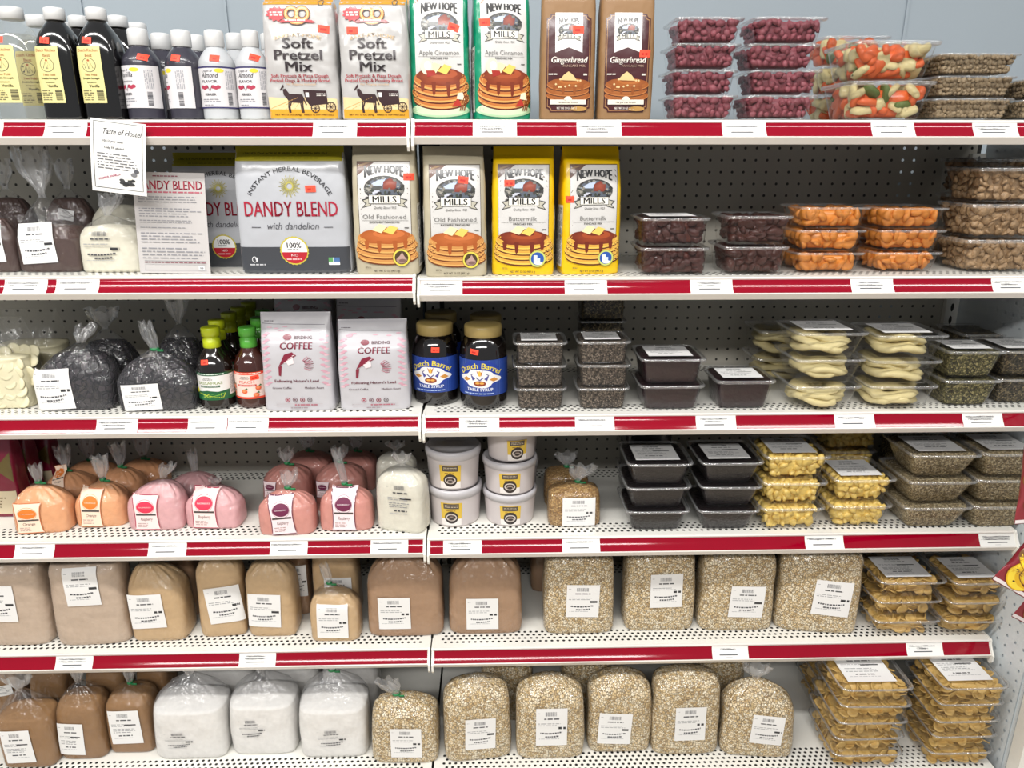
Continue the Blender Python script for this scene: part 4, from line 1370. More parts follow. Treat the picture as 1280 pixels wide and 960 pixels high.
def art_dandy(w, H, seed):
    A = Art()
    A.rect(-.475 * w, .873 * H, .475 * w, .985 * H, '#8e861d')
    r = random.Random(3)
    A.micro(-.40 * w, .918 * H, .38 * w, .945 * H, 1, '#5f5a14', r, .6); A.micro(-.30 * w, .888 * H, .34 * w, .903 * H, 1, '#6a6416', r, .6)
    A.rect(-.49 * w, .006 * H, .49 * w, .215 * H, '#3f4146')
    A.text('INSTANT HERBAL BEVERAGE', 0, .80 * H, .033 * H, '#3a3a3e', w=.84 * w, bold=.012, arc=.38 * w)
    for k in range(30):
        a = k * 2 * math.pi / 30
        c, s = math.cos(a), math.sin(a)
        A.line([(.032 * w * c, .685 * H + .032 * w * s), ((.075 + .02 * (k % 2)) * w * c, .685 * H + (.075 + .02 * (k % 2)) * w * s)], .0055 * w, '#a39a3a', lay=A.k + (k == 0))
    A.ring(0, .685 * H, .03 * w, .03 * w, .012 * w, '#b0a855')
    A.text('DANDY BLEND', .0 * w, .455 * H, .115 * H, '#a81d36', w=.82 * w, bold=.008)
    A.text('with dandelion', 0, .355 * H, .052 * H, '#4a4a50', w=.46 * w, shear=.25, bold=-.004)
    A.line([(-.36 * w, .37 * H), (-.28 * w, .37 * H)], .006 * w, '#4a4a50'); A.line([(.28 * w, .37 * H), (.36 * w, .37 * H)], .006 * w, '#4a4a50')
    t = np.linspace(0, 2 * np.pi, 72, endpoint=False)
    rad = 1 + .03 * np.sin(24 * t)
    cy, R = .185 * H, .127 * w
    A.poly(np.c_[R * np.cos(t) * rad, cy + R * np.sin(t) * rad], '#c2b443')
    A.ell(0, cy, R * .9, R * .9, '#ecebe9', 40)
    A.poly(np.c_[R * .9 * np.cos(np.linspace(math.pi, 2 * math.pi, 30)), cy - .1 * R + R * .80 * np.sin(np.linspace(math.pi, 2 * math.pi, 30))], '#b3202e')
    A.text('100%', 0, cy + .2 * R, .042 * H, '#3a3a3e', w=.125 * w, bold=.02); A.micro(-.06 * w, cy, .06 * w, cy + .014 * H, 1, '#77777a', r, .7)
    A.text('NO', 0, cy - .42 * R, .021 * H, '#f0d8d8', w=.06 * w, bold=.02); A.micro(-.075 * w, cy - .68 * R, .075 * w, cy - .55 * R, 1, '#e9b8b8', r, .7)
    A.poly([(-.36 * w, .13 * H), (-.33 * w, .13 * H), (-.345 * w, .09 * H)], '#d8d8da'); A.ring(-.365 * w, .115 * H, .02 * w, .022 * H, .006 * w, '#d8d8da'); A.micro(-.41 * w, .065 * H, -.26 * w, .08 * H, 1, '#bdbdc0', r, .7)
    A.rect(.30 * w, .07 * H, .40 * w, .13 * H, '#dfe3e6'); A.rect(.345 * w, .095 * H, .40 * w, .13 * H, '#4a6fa0'); A.rect(.30 * w, .095 * H, .34 * w, .13 * H, '#5a9a5a')
    return A

def art_coffee(w, H, seed):
    A = Art()
    D, P = '#7d1f35', '#c99aa8'
    r = random.Random(11)
    A.line([(-.46 * w, .90 * H), (-.30 * w, .893 * H), (.42 * w, .885 * H)], .006 * w, '#55505a'); A.micro(-.43 * w, .915 * H, -.28 * w, .925 * H, 1, '#4a4048', r, .7)
    for sg in (-1, 1):
        for k in range(9):
            y = (.28 + .062 * k) * H
            for m in range(3):
                a = r.uniform(-.6, 1.2)
                A.ell(sg * (.44 - .03 * m) * w, y + .015 * m * H, .035 * w, .010 * H, P if m else '#d9b4be', 8, lay=1)
    A.k = 2
    for k in range(9):
        A.ell(r.uniform(-.4, .4) * w, r.uniform(.83, .87) * H, .04 * w, .007 * H, P, 8, lay=2)
    A.ell(-.10 * w, .77 * H, .06 * w, .028 * H, D); A.poly([(-.1 * w, .75 * H), (-.05 * w, .765 * H), (-.17 * w, .72 * H)], D)
    A.text('BIRDING', .12 * w, .752 * H, .030 * H, '#5a1c2e', w=.25 * w, bold=.02)
    A.text('COFFEE', .02 * w, .655 * H, .066 * H, D, w=.45 * w, bold=.02, shear=.08)
    # bird on a sprig
    A.poly([(-.24 * w, .475 * H), (-.15 * w, .60 * H), (-.04 * w, .625 * H), (.02 * w, .59 * H), (-.03 * w, .57 * H), (-.13 * w, .53 * H)], D)
    A.poly([(-.13 * w, .53 * H), (-.03 * w, .57 * H), (-.02 * w, .51 * H), (-.10 * w, .49 * H)], '#e7d9da')
    A.poly([(-.24 * w, .475 * H), (-.19 * w, .49 * H), (-.215 * w, .38 * H), (-.245 * w, .385 * H)], D)
    for k in range(5):
        A.line([((-.16 + .03 * k) * w, (.515 + .018 * k) * H), ((-.12 + .03 * k) * w, (.525 + .018 * k) * H)], .008 * w, '#e7d9da', lay=A.k + (k == 0))
    for k in range(7):
        a = -.75 + .3 * k
        x, y = .08 * w + .08 * w * math.cos(a), .50 * H + .075 * H * math.sin(a) * .8
        pts = [(x - .03 * w * math.cos(a), y - .012 * H * math.sin(a) - .004 * H), (x + .05 * w * math.cos(a * .5), y + .03 * H * math.sin(a)), (x + .1 * w * math.cos(a * .5), y + .02 * H * math.sin(a)), (x + .03 * w, y - .012 * H)]
        A.line(pts, .006 * w, D if k % 2 else '#b4586e', lay=A.k + (k == 0), closed=True)
    A.text("Following Nature's Lead", 0, .315 * H, .028 * H, '#6e1c30', w=.62 * w, bold=.02)
    A.text('Ground Coffee', -.22 * w, .245 * H, .019 * H, '#55303a', w=.27 * w, bold=.01, shear=.15); A.text('Medium Roast', .24 * w, .245 * H, .019 * H, '#55303a', w=.27 * w, bold=.01, shear=.15)
    for k, c in enumerate(('#a8354c', '#7a5a62', '#8a2a3c', '#5a4a4e')):
        x = (-.155 + .105 * k) * w
        A.ring(x, .125 * H, .030 * w, .021 * H, .009 * w, c); A.ell(x, .125 * H, .013 * w, .009 * H, c, 10)
    A.line([(-.32 * w, .055 * H), (.34 * w, .055 * H), (.34 * w, .082 * H), (-.32 * w, .082 * H)], .004 * w, '#b5a8aa', closed=True); A.micro(-.06 * w, .06 * H, .30 * w, .078 * H, 1, '#a8606e', r, .7); A.micro(-.12 * w, .03 * H, .14 * w, .045 * H, 1, '#8a7a7e', r, .6)
    return A

def art_snack(w, H, seed):
    A = Art()
    r = random.Random(seed)
    for cx, cy, a0, s in ((-.20, .17, 2.6, .20), (-.12, .30, 2.9, .22), (.02, .20, 2.4, .2), (-.28, .36, 2.2, .15), (.10, .38, 2.7, .22), (.26, .24, 2.5, .2), (.24, .46, 2.9, .2)):
        t = np.linspace(a0 + .1, a0 + 2.5, 16)
        th = np.sin(np.linspace(.15, math.pi - .15, 16)) * .34 * s * w
        C = np.c_[cx * w + s * w * np.cos(t), cy * H + s * w * np.sin(t) + .5 * s * w]
        N = np.c_[np.cos(t), np.sin(t)]
        A.k += 1
        for f0, f1, col in ((-1.12, 1.12, '#7a4a10'), (-1, 1, '#e8b70a'), (-.2, .8, '#f7d93a')):
            P0, P1 = C + N * (th * f0)[:, None], C + N * (th * f1)[:, None]
            n = len(P0)
            A.put(np.vstack([P0, P1]), [(i, i + 1, n + i + 1) for i in range(n - 1)] + [(i, n + i + 1, n + i) for i in range(n - 1)], col)
        for k in (4, 9):
            A.ell(C[k][0], C[k][1], .016 * w, .010 * w, '#3a2208', 8)
    return A

# ================================================================== TOP SHELF
# tall flat vanilla bottles: front one of each file, others behind it
VB = [(0, .93, 4.5), (.02, 1.0, 4.5), (.12, 1.0, 4.5), (.52, 1.0, 4.2), (.66, .97, 3.4), (.76, .84, 2.6), (.83, .62, 2.2), (.875, .44, 2), (.895, .40, 2), (.90, .40, 2)]
VC = [(.89, .46, 2), (.893, .50, 2), (.985, .50, 2), (.995, .47, 2), (1, .40, 2)]
def vanilla_label(w, h, seed):
    r = random.Random(seed)
    A = Art().rect(-w / 2, -h / 2, w / 2, h / 2, '#d8cf8e')
    A.text('Dutch Kitchen', 0, .40 * h, .055 * h, '#a8572c', w=.80 * w, bold=.02); A.text('Best', .02 * w, .31 * h, .055 * h, '#a8572c', w=.28 * w, bold=.02)
    A.ell(-.02 * w, .17 * h, .28 * w, .125 * h, '#4a4438', 30); A.ell(-.02 * w, .17 * h, .255 * w, .115 * h, '#d8cf8e', 30)
    for sg in (-1, 1):
        A.line([(-.02 * w + sg * .16 * w, .11 * h), (-.02 * w + sg * .05 * w, .23 * h), (-.02 * w + sg * .02 * w, .10 * h)], .03 * w, '#5a5446', lay=A.k + (sg < 0))
    A.ell(-.02 * w, .25 * h, .05 * w, .02 * h, '#a8572c')
    A.text('Two Fold', .0, -.02 * h, .04 * h, '#b0622e', w=.50 * w, bold=.02)
    A.text('Double-Strength', .0, -.08 * h, .035 * h, '#3f3a26', w=.66 * w, bold=.02); A.text('Imitation', .0, -.145 * h, .028 * h, '#3f3a26', w=.36 * w, bold=.02)
    A.text('Vanilla', .08 * w, -.22 * h, .048 * h, '#3f3a26', w=.40 * w, bold=.02)
    A.micro(-.40 * w, -.46 * h, .05 * w, -.26 * h, 5, '#77704e', r); A.bars(.14 * w, -.45 * h, .42 * w, -.26 * h, 11, '#4a4632', r, horiz=True)
    return A
def vanilla(x0, x1, yt, label, liquid, files, group, stick=True):
    for k in range(files):
        Yk = .012 + k * .076
        sh = (x0 + x1) / 2
        px0, py0 = proj((at(x0, 100, .012)[0], Yk, Z1 + .02))
        px1, _ = proj((at(x1, 100, .012)[0], Yk, Z1 + .02))
        nm = label if k == 0 else label.replace('front of its file', f'{("second", "third")[k - 1]} in its file')
        topy = proj((0, Yk + .03, at(0, yt, .042)[2]))[1]
        t, fr, w, H = lathe_goods(1, px0, px1, None, VB + VC, nm, [('bottle', 0, 10, liquid, 4), ('cap', 10, 15, 'cap_white', 1)], 'vanilla_bottle', 'bottle', group, Y=Yk, ytop=topy, ecc=.92)
        if liquid == 'bottle_clear':
            st = [(p[0] * H, p[1] * w / 2 * .94, p[1] * w / 2 * .92 * .94, p[2]) for p in [(.01, .95, 4.5)] + VB[1:6]]
            link('vanilla_liquid', grid_mesh('vanilla_liquid', ring_grid(st, 40, 3)), MAT['amber_clear'], t)
        vanilla_label(w * .62, H * .50, 2).place('label', on_front(fr, -.13 * w, .40 * H, 0, .0012), MAT['print_paper'], t, maxedge=.006)
        if stick and k == 0:
            sticker(t, fr, -.12 * w, .70 * H, .016, .010, -.08)
film('amber_clear', .01, .05, 12, .05, .4, tint=(.96, .95, .92), base=.02, hazecol=(.8, .75, .65))
vanilla(-16, 43, 6, 'tall clear vanilla bottle, front of its file, cut by the frame edge', 'bottle_clear', 3, 'tall clear vanilla bottles')
vanilla(44, 95, 7, 'tall black vanilla bottle with yellow label, front of its file, nearer the clear bottle', 'black_liquid', 3, 'tall black vanilla bottles')
vanilla(96, 147, 7, 'tall black vanilla bottle with yellow label, front of its file, nearer the small white-labelled bottles', 'black_liquid', 3, 'tall black vanilla bottles')

SB = [(0, .92, 2), (.02, .99, 2), (.08, 1.0, 2), (.45, 1.0, 2), (.58, 1.0, 2), (.66, .96, 2), (.74, .74, 2), (.80, .50, 2), (.82, .47, 2)]
SC = [(.815, .50, 2), (.82, .53, 2), (.975, .53, 2), (.99, .50, 2), (1, .42, 2)]
def small_label(w, h, kind, seed):
    r = random.Random(seed)
    A = Art().rect(-w / 2, -h / 2, w / 2, h / 2, '#d2cfd0')
    if kind == 'Almond':
        A.rect(-w / 2, .46 * h, w / 2, h / 2, '#34305e'); A.rect(-w / 2, -h / 2, w / 2, -.465 * h, '#34305e')
    x = -.10 * w if kind == 'Almond' else -.16 * w
    A.text('Cream of', x - .04 * w, .36 * h, .06 * h, '#2c2c34', w=.22 * w, shear=.25, bold=.01)
    A.text(kind, x, .23 * h, .12 * h, '#26262e', w=.32 * w, shear=.25, bold=.01)
    A.ell(x + .20 * w, .40 * h, .09 * w, .05 * h, '#dcc832', 16)
    A.text('FLAVOR' if kind == 'Almond' else 'Concentrate', x, .11 * h, .065 * h if kind == 'Almond' else .05 * h, '#26262e', w=.30 * w, bold=.02 if kind == 'Almond' else 0)
    for sg in (-1, 1):
        for k in range(3):
            A.ell(x + sg * (.07 + .045 * k) * w, (.01 - .02 * (k % 2)) * h, .045 * w, .045 * h, '#a8304a', 10, lay=A.k + (k == 0 and sg < 0))
    A.line([(x - .05 * w, .05 * h), (x, -.09 * h), (x + .05 * w, .05 * h)], .018 * w, '#6e2438')
    A.text('PERRIER', x, -.20 * h, .06 * h, '#26262e', w=.22 * w, bold=.02)
    A.micro(x - .18 * w, -.36 * h, x + .18 * w, -.26 * h, 2, '#88888e', r); A.micro(x - .16 * w, -.44 * h, x + .06 * w, -.40 * h, 1, '#77777e', r)
    A.bars(.22 * w, -.44 * h, .31 * w, -.10 * h, 12, '#4a4a50', r, horiz=True); A.micro_v(.20 * w, -.04 * h, .36 * w, .40 * h, 5, '#9a9aa0', r)
    return A
def small_bottle(x0, x1, yt, Y, kind, label, group, stick=None, yaw=0.0):
    t, fr, w, H = lathe_goods(1, x0, x1, None, SB + SC, label, [('bottle', 0, 9, 'brown_liquid' if kind == 'Vanilla' else 'milky_plastic', 4), ('cap', 9, 14, 'cap_white', 1)], 'flavoring_bottle', 'bottle', group, Y=Y, ytop=yt, yaw=0)
    LW = w * .97
    A = small_label(w * 1.45, .46 * H, kind, 3)
    R = w / 2
    def wrap(u, v, l):
        a = u / R + yaw
        return (R + .0009 + l) * np.sin(a), -(R + .0009 + l) * np.cos(a), .36 * H + v
    A.place('label', wrap, MAT['print_paper'], t, maxedge=.0035)
    if stick:
        sticker(t, fr, stick[0] * w, stick[1] * H, .0155, .010, stick[2])
small_bottle(151, 198, 36, .012, 'Vanilla', 'small dark vanilla bottle with white label beside the tall black bottles', 'small vanilla bottles', (.22, .68, -.15), -.15)
small_bottle(205, 251, 38, .012, 'Vanilla', 'small dark vanilla bottle with white label beside the milky almond bottles', 'small vanilla bottles', (-.04, .68, -.1), -.75)
small_bottle(180, 226, 42, .085, 'Vanilla', 'small dark vanilla bottle standing behind the two front ones', 'small vanilla bottles', None, .2)
small_bottle(228, 268, 44, .145, 'Vanilla', 'small dark vanilla bottle farthest back, only its cap clearly seen', 'small vanilla bottles', None, .2)
small_bottle(247, 292, 38, .012, 'Almond', 'milky almond bottle with blue-edged label beside the dark vanilla bottles', 'small almond bottles', (.1, .68, -.05), .1)
small_bottle(294, 335, 38, .012, 'Almond', 'milky almond bottle with blue-edged label beside the soft pretzel mix', 'small almond bottles', (.2, .69, -.25), .05)
small_bottle(274, 318, 42, .085, 'Almond', 'milky almond bottle standing behind the two front almond bottles', 'small almond bottles', None, .1)
small_bottle(318, 360, 42, .095, 'Almond', 'milky almond bottle half hidden behind the first soft pretzel bag', 'small almond bottles', None, .1)

brickbag(1, 333, 425, 150, -12, 'white soft pretzel mix bag with horse and buggy, beside the almond bottles', 'bag_white', art_pretzel, group='soft pretzel mix bags', d=.07, seed=4, stick=[(404, 36, -.1)], fold=.90, amp=.02, side=False)
brickbag(1, 426, 514, 150, -12, 'white soft pretzel mix bag with horse and buggy, beside the green bags', 'bag_white', art_pretzel, group='soft pretzel mix bags', d=.07, seed=9, stick=[(440, 38, 0)], fold=.90, amp=.02, side=False)
brickbag(1, 335, 424, None, -8, 'white pretzel mix bag behind the one beside the almond bottles', 'bag_white', art_pretzel, group='soft pretzel mix bags', d=.06, Y=.155, seed=14, fold=.90, side=False)
brickbag(1, 430, 518, None, -8, 'white pretzel mix bag behind the one beside the green bags', 'bag_white', art_pretzel, group='soft pretzel mix bags', d=.06, Y=.10, seed=15, fold=.90, side=False)
brickbag(1, 513, 588, 150, -22, 'green apple cinnamon pancake mix bag beside the white pretzel mix', 'bag_green', art_pancake('apple'), group='apple cinnamon pancake mix bags', d=.065, seed=2, stick=[(567, 34, -.3)], fold=.88, amp=.014)
brickbag(1, 590, 662, 150, -22, 'green apple cinnamon pancake mix bag beside the brown kraft bags', 'bag_green', art_pancake('apple'), group='apple cinnamon pancake mix bags', d=.065, seed=21, yaw=.16, stick=[(602, 28, .05)], fold=.88, amp=.014)
brickbag(1, 675, 744, 149, -20, 'brown kraft gingerbread pancake mix bag beside the green bags', 'bag_kraft', art_gingerbread, group='gingerbread pancake mix bags', d=.06, seed=3, stick=[(723, 37, 0)], fold=.9, artmat='print_gloss', side=False)
brickbag(1, 747, 816, 149, -20, 'brown kraft gingerbread pancake mix bag beside the dried strawberry boxes', 'bag_kraft', art_gingerbread, group='gingerbread pancake mix bags', d=.06, seed=6, stick=[(806, 67, 0)], fold=.9, side=False)

stack(1, 832, 919, 845, 914, 148.5, [114, 81, 48], 'dried strawberries', 'beside the kraft gingerbread bags', 'strawberry', 'dried strawberry boxes', d=.12, lab=False, seed=1, jig=.004, n=4, full=.89)
stack(1, 926, 1020, 938, 1012, 148.5, [114, 81, 48], 'dried strawberries', 'beside the mixed tropical fruit', 'strawberry', 'dried strawberry boxes', d=.12, lab=False, seed=2, jig=.006, n=4, full=.89)
stack(1, 1058, 1170, 1068, 1152, 149, [97, 45], 'mixed tropical fruit', 'at the front beside the granola', 'mixed', 'tropical fruit boxes', d=.14, lab=False, seed=3, jig=.003, full=.89)
stack(1, 1016, 1102, 1026, 1092, None, [98, 60], 'mixed tropical fruit', 'set back behind the tropical fruit', 'mixed', 'tropical fruit boxes', d=.12, Y=.165, lab=False, seed=8, n=3, full=.89)
stack(1, 1163, 1268, 1172, 1258, 148, [121, 92, 63], 'brown granola', 'beside the tropical fruit', 'granola', 'granola boxes', d=.14, lab=False, seed=4, jig=.004, full=.89)
stack(1, 1272, 1376, 1280, 1366, 148, [122, 95], 'brown granola', 'cut by the frame edge', 'granola', 'granola boxes', d=.14, lab=False, seed=5, full=.89)

# ================================================================== SECOND SHELF
GAP = .2653
polybag(2, -42, 20, 341, 262, 'brown cocoa bag with paper label cut by the frame edge', 'cocoa', 'cocoa', 'cocoa bags', tail=.05, fan=.4, lab=(-30, 280, 3, 328, .05), seed=3, shoulder=.62)
polybag(2, 16, 101, 341, 246, 'brown cocoa bag with twisted clear top and tilted paper label', 'cocoa', 'cocoa', 'cocoa bags', tail=.085, fan=.52, tilt=(-.15, .1), neck=-.15, lab=(23, 279, 68, 329, .06), seed=5, shoulder=.55, fill=.62, d=.075)
polybag(2, 58, 118, None, 235, 'dark cocoa bag standing behind the knotted white bag', 'cocoa', 'cocoa', 'cocoa bags', Y=.13, tail=.05, fan=.4, lab=(72, 262, 92, 275, -.2), seed=8, shoulder=.7)
polybag(2, -20, 42, None, 235, 'dark cocoa bag standing behind the twist-topped cocoa bag', 'cocoa', 'cocoa', 'cocoa bags', Y=.13, tail=.05, fan=.4, seed=9, shoulder=.7)
polybag(2, 95, 178, 341, 268, 'white tapioca bag knotted at the top below the hanging notice', 'tapioca', 'powder_cream', 'tapioca bags', tail=.034, fan=.34, tilt=(.3, .1), neck=-.12, lab=(101, 285, 152, 334, 0), seed=7, shoulder=.70, fill=.8, d=.07, clear=True)
polybag(2, 112, 186, None, 245, 'white tapioca bag behind the knotted one', 'tapioca', 'powder_cream', 'tapioca bags', Y=.118, tail=.03, fan=.3, seed=17, shoulder=.72, d=.07)

def paper(name, label, cat, art, w, h, loc, rx=0.0, rz=0.0, ry=0.0, curl=.004, thick=.0006, mat='paper'):
    """a thin sheet, slightly curled"""
    nz = 14
    f = lambda z: -curl * np.sin(np.clip((z + h / 2) / h, 0, 1) * np.pi * .9)
    zs = np.linspace(-h / 2, h / 2, nz)
    pr = [(f(z), z) for z in zs] + [(f(z) + thick, z) for z in zs[::-1]]
    me = MB().extrude_x([(float(a), float(b)) for a, b in pr], -w / 2, w / 2, True, True).me(name)
    o = link(name, me, MAT[mat], None, loc, (rx, ry, rz))
    tag(o, label, cat)
    art.place('lettering', lambda u, v, l: (u, f(v) - .0004 - l, v), MAT['print_paper'], o, maxedge=.012)
    return o
p0, p1 = at(107, 150, -.024), at(176, 150, -.024)
sw, shh = p1[0] - p0[0], at(140, 152, -.024)[2] - at(140, 243, -.024)[2]
A = Art()
r = random.Random(2)
A.line([(-.44 * sw, -.44 * shh), (.44 * sw, -.44 * shh), (.44 * sw, .47 * shh), (-.44 * sw, .47 * shh)], .012 * sw, '#4a4a4a', closed=True)
A.text('Taste of Hostel', .06 * sw, .31 * shh, .075 * shh, '#55555a', w=.70 * sw, shear=.3, bold=.006)
A.text('10-12 year taste', -.09 * sw, .20 * shh, .03 * shh, '#55555a', w=.36 * sw, bold=.02); A.text('Only 5% alcohol', -.07 * sw, .11 * shh, .03 * shh, '#55555a', w=.36 * sw, bold=.02)
A.micro(-.38 * sw, -.18 * shh, .40 * sw, .06 * shh, 6, '#6a6a6e', r, .35, .3)
A.text('PREMIER VANILLA', -.16 * sw, -.29 * shh, .03 * shh, '#b8607a', w=.42 * sw, bold=.02, rot=.32)
for k in range(14):
    A.ell(r.uniform(-.02, .26) * sw, r.uniform(-.40, -.30) * shh, .05 * sw, .02 * shh, r.choice(['#2a2a2a', '#4a4a4a', '#3a3a3a']), 8, lay=A.k + (k == 0))
A.ell(.28 * sw, -.22 * shh, .06 * sw, .03 * shh, '#77777a', 10); A.ell(.18 * sw, -.28 * shh, .07 * sw, .02 * shh, '#e9e6d0', 10); A.ell(.33 * sw, -.17 * shh, .05 * sw, .03 * shh, '#55555a', 10)
paper('hanging_notice', 'white typed notice hanging from the top shelf rail above the knotted white bag', 'sign', A, sw, shh, ((p0[0] + p1[0]) / 2, -.0235, at(140, 197, -.024)[2]), rx=-.03, ry=.12, curl=.003)

q0, q1 = at(176, 330, .02), at(264, 330, .02)
fw = q1[0] - q0[0]
z2 = ZL[2]
fh = height(220, 216, .03, z2)
A = Art()
r = random.Random(6)
A.micro(-.22 * fw, .455 * fh, .22 * fw, .47 * fh, 1, '#8a4a55', r, .7)
A.text('DANDY BLEND', 0, .335 * fh, .085 * fh, '#a3283e', w=.92 * fw, bold=.012)
A.micro(-.45 * fw, .295 * fh, .45 * fw, .318 * fh, 1, '#b35a6a', r, .6, 0)
for v0, v1, n in ((.20, .275, 3), (.06, .16, 4), (0, .04, 2), (-.05, -.03, 1), (-.20, -.08, 4), (-.36, -.23, 4)):
    A.micro(-.44 * fw, v0 * fh, .45 * fw, v1 * fh, n, '#8a8a8e', r, .34, .3)
A.line([(-.42 * fw, -.375 * fh), (.45 * fw, -.375 * fh)], .005 * fw, '#77777a'); A.micro(-.42 * fw, -.40 * fh, .45 * fw, -.382 * fh, 1, '#8a5a62', r, .6, 0)
A.line([(-.42 * fw, -.47 * fh), (.45 * fw, -.47 * fh), (.45 * fw, -.41 * fh), (-.42 * fw, -.41 * fh)], .004 * fw, '#99999c', closed=True); A.rect(.34 * fw, -.465 * fh, .42 * fw, -.42 * fh, '#d8d8da'); A.text('99', .38 * fw, -.455 * fh, .02 * fh, '#444', w=.05 * fw, bold=.02)
paper('flyer', 'white printed flyer leaning on the grey pouches beside the knotted white bag', 'flyer', A, fw, fh, ((q0[0] + q1[0]) / 2, .026, z2 + fh / 2 + .001), rx=-.10, ry=.02, curl=.002, mat='paper_shaded')

brickbag(2, 299, 440, 342, 168, 'large grey herbal beverage pouch, wholly visible, beside the cream pancake mix', 'pouch_grey', art_dandy, 'pouch', 'pouch', group='herbal beverage pouches', d=.055, seed=11, stick=[(388, 236, .03)], fold=.86, hmax=.226, amp=.008, side=False)
brickbag(2, 222, 342, None, 172, 'grey herbal beverage pouch half hidden behind the printed flyer', 'pouch_grey', art_dandy, 'pouch', 'pouch', group='herbal beverage pouches', d=.05, Y=.10, seed=12, stick=[(310, 251, .03)], fold=.86, hmax=.215, amp=.008, side=False)
for a in [(443, 525, 344, 'cream pancake mix bag beside the grey pouch', 'bag_cream', 'old', [(511, 221, 0)], 31, -.02, 'buckwheat pancake mix bags'),
          (529, 608, 346, 'cream pancake mix bag with a creased top beside the yellow bags', 'bag_cream', 'old', [(577, 225, -.15)], 32, .08, 'buckwheat pancake mix bags'),
          (615, 694, 344, 'yellow buttermilk pancake mix bag beside the cream bags', 'bag_yellow', 'butter', [(638, 229, .02)], 33, -.05, 'buttermilk pancake mix bags'),
          (699, 774, 343, 'yellow buttermilk pancake mix bag beside the date boxes', 'bag_yellow', 'butter', [(708, 249, 0)], 34, .12, 'buttermilk pancake mix bags')]:
    brickbag(2, a[0], a[1], a[2], 170, a[3], a[4], art_pancake(a[5]), group=a[9], d=.068, seed=a[7], yaw=a[8], stick=a[6], fold=.86, hmax=.228, amp=.011)
for x0, x1, m, kind, what in ((450, 524, 'bag_cream', 'old', 'cream pancake mix bag second in line behind the one by the grey pouch'), (618, 692, 'bag_yellow', 'butter', 'yellow pancake mix bag second in line behind the one by the cream bags'), (700, 774, 'bag_yellow', 'butter', 'yellow pancake mix bag second in line behind the one by the dates')):
    brickbag(2, x0, x1, None, 172, what, m, art_pancake(kind), group='pancake mix bags in the second row', Y=.122, d=.06, seed=x0, fold=.86, hmax=.222)

stack(2, 798, 888, 804, 882, 345, [313, 275], 'dark dates', 'beside the yellow pancake mix', 'date', 'date boxes', d=.125, seed=1, jig=.003, full=.89)
stack(2, 903, 988, 909, 978, 344, [311, 272], 'dark dates', 'beside the orange apricots', 'date', 'date boxes', d=.125, seed=2, jig=.003, lab=False, full=.89)
stack(2, 994, 1084, 1000, 1070, 342, [318, 289, 260], 'orange apricots', 'beside the dates', 'apricot', 'apricot boxes', d=.125, seed=3, jig=.004, lab=False, full=.89)
stack(2, 1092, 1180, 1098, 1166, 341, [317, 288, 260], 'orange apricots', 'beside the walnuts', 'apricot', 'apricot boxes', d=.125, seed=6, jig=.004, lab=False, full=.89)
stack(2, 1200, 1300, 1208, 1288, 341, [298, 252, 205], 'walnut halves', 'at the front beside the apricots', 'walnut', 'walnut boxes', d=.125, seed=3, jig=.004, lab=False, full=.89)
stack(2, 1190, 1276, 1196, 1266, None, [], 'walnut halves', 'set back behind the walnuts', 'walnut', 'walnut boxes', d=.12, Y=.155, seed=5, n=3, h=.068, lab=False, full=.89)
stack(2, 950, 1034, 956, 1028, None, [], 'orange apricots', 'set back near the dates', 'apricot', 'apricot boxes', d=.12, Y=.16, seed=8, n=2, h=.046, lab=False, full=.89)
stack(2, 1066, 1150, 1072, 1142, None, [], 'orange apricots', 'set back near the walnuts', 'apricot', 'apricot boxes', d=.12, Y=.16, seed=9, n=2, h=.046, lab=False, full=.89)

# ================================================================== THIRD SHELF
wafer_bag = polybag(3, -40, 36, 512, 396, 'clear bag of pale candy wafers cut by the frame edge', 'wafers', 'wafer', 'candy wafer bags', plain_top=True, seed=2, shoulder=.6, fill=.60, d=.085, n=3.4)
polybag(3, -10, 78, None, 386, 'clear bag of pale candy wafers behind the front one', 'wafers', 'wafer', 'candy wafer bags', Y=.145, plain_top=True, seed=4, shoulder=.6, fill=.6, d=.085, n=3.4)
rw = random.Random(12)
_t = np.linspace(0, 2 * np.pi, 18, endpoint=False)
_w = np.vstack([np.c_[np.cos(_t) * f, np.sin(_t) * f, np.full(18, zz)] for f, zz in ((.001, .16), (.8, .16), (.98, .10), (1, 0), (.98, -.10), (.8, -.16), (.001, -.16))])
wafer_me = mesh('candy_wafer', _w, rings_faces(7, 18))
wfr = Front(np.array([v.co[:] for v in wafer_bag.children[0].data.vertices])[:-2].reshape(-1, 60, 3))
for i in range(7):
    for j in range(6):
        x, zz = -.045 + i * .0165 + rw.uniform(-.004, .004),   .0165 + j * .018 + rw.uniform(-.004, .004)
        if zz > .115:
            continue
        y = float(wfr(np.array([x]), np.array([zz]))[0])
        o = link('candy_wafer', wafer_me, MAT['wafer'], wafer_bag, (x, y + .0035, zz), (math.pi / 2 + rw.uniform(-.45, .25), rw.uniform(-.35, .35), 0))
        o.scale = (.0135,) * 3
polybag(3, 38, 140, 514, 427, 'dark chocolate chip bag with white label beside the pale wafers', 'chips', 'chocolate_chip', 'dark chocolate chip bags', tail=.028, fan=.25, tilt=(.3, .5), neck=.2, lab=(40, 464, 90, 513, .06), seed=6, shoulder=.60, fill=.82, d=.08, n=3.4, film_mat='bag_film_glossy')
polybag(3, 139, 242, 515, 436, 'dark chocolate chip bag with green twist tie and upright tail', 'chips', 'chocolate_chip', 'dark chocolate chip bags', tail=.05, fan=.14, tilt=(-.28, .1), neck=0, lab=(153, 482, 201, 514, .06), seed=8, shoulder=.58, fill=.82, d=.08, tie='tie_green', n=3.4, film_mat='bag_film_glossy')
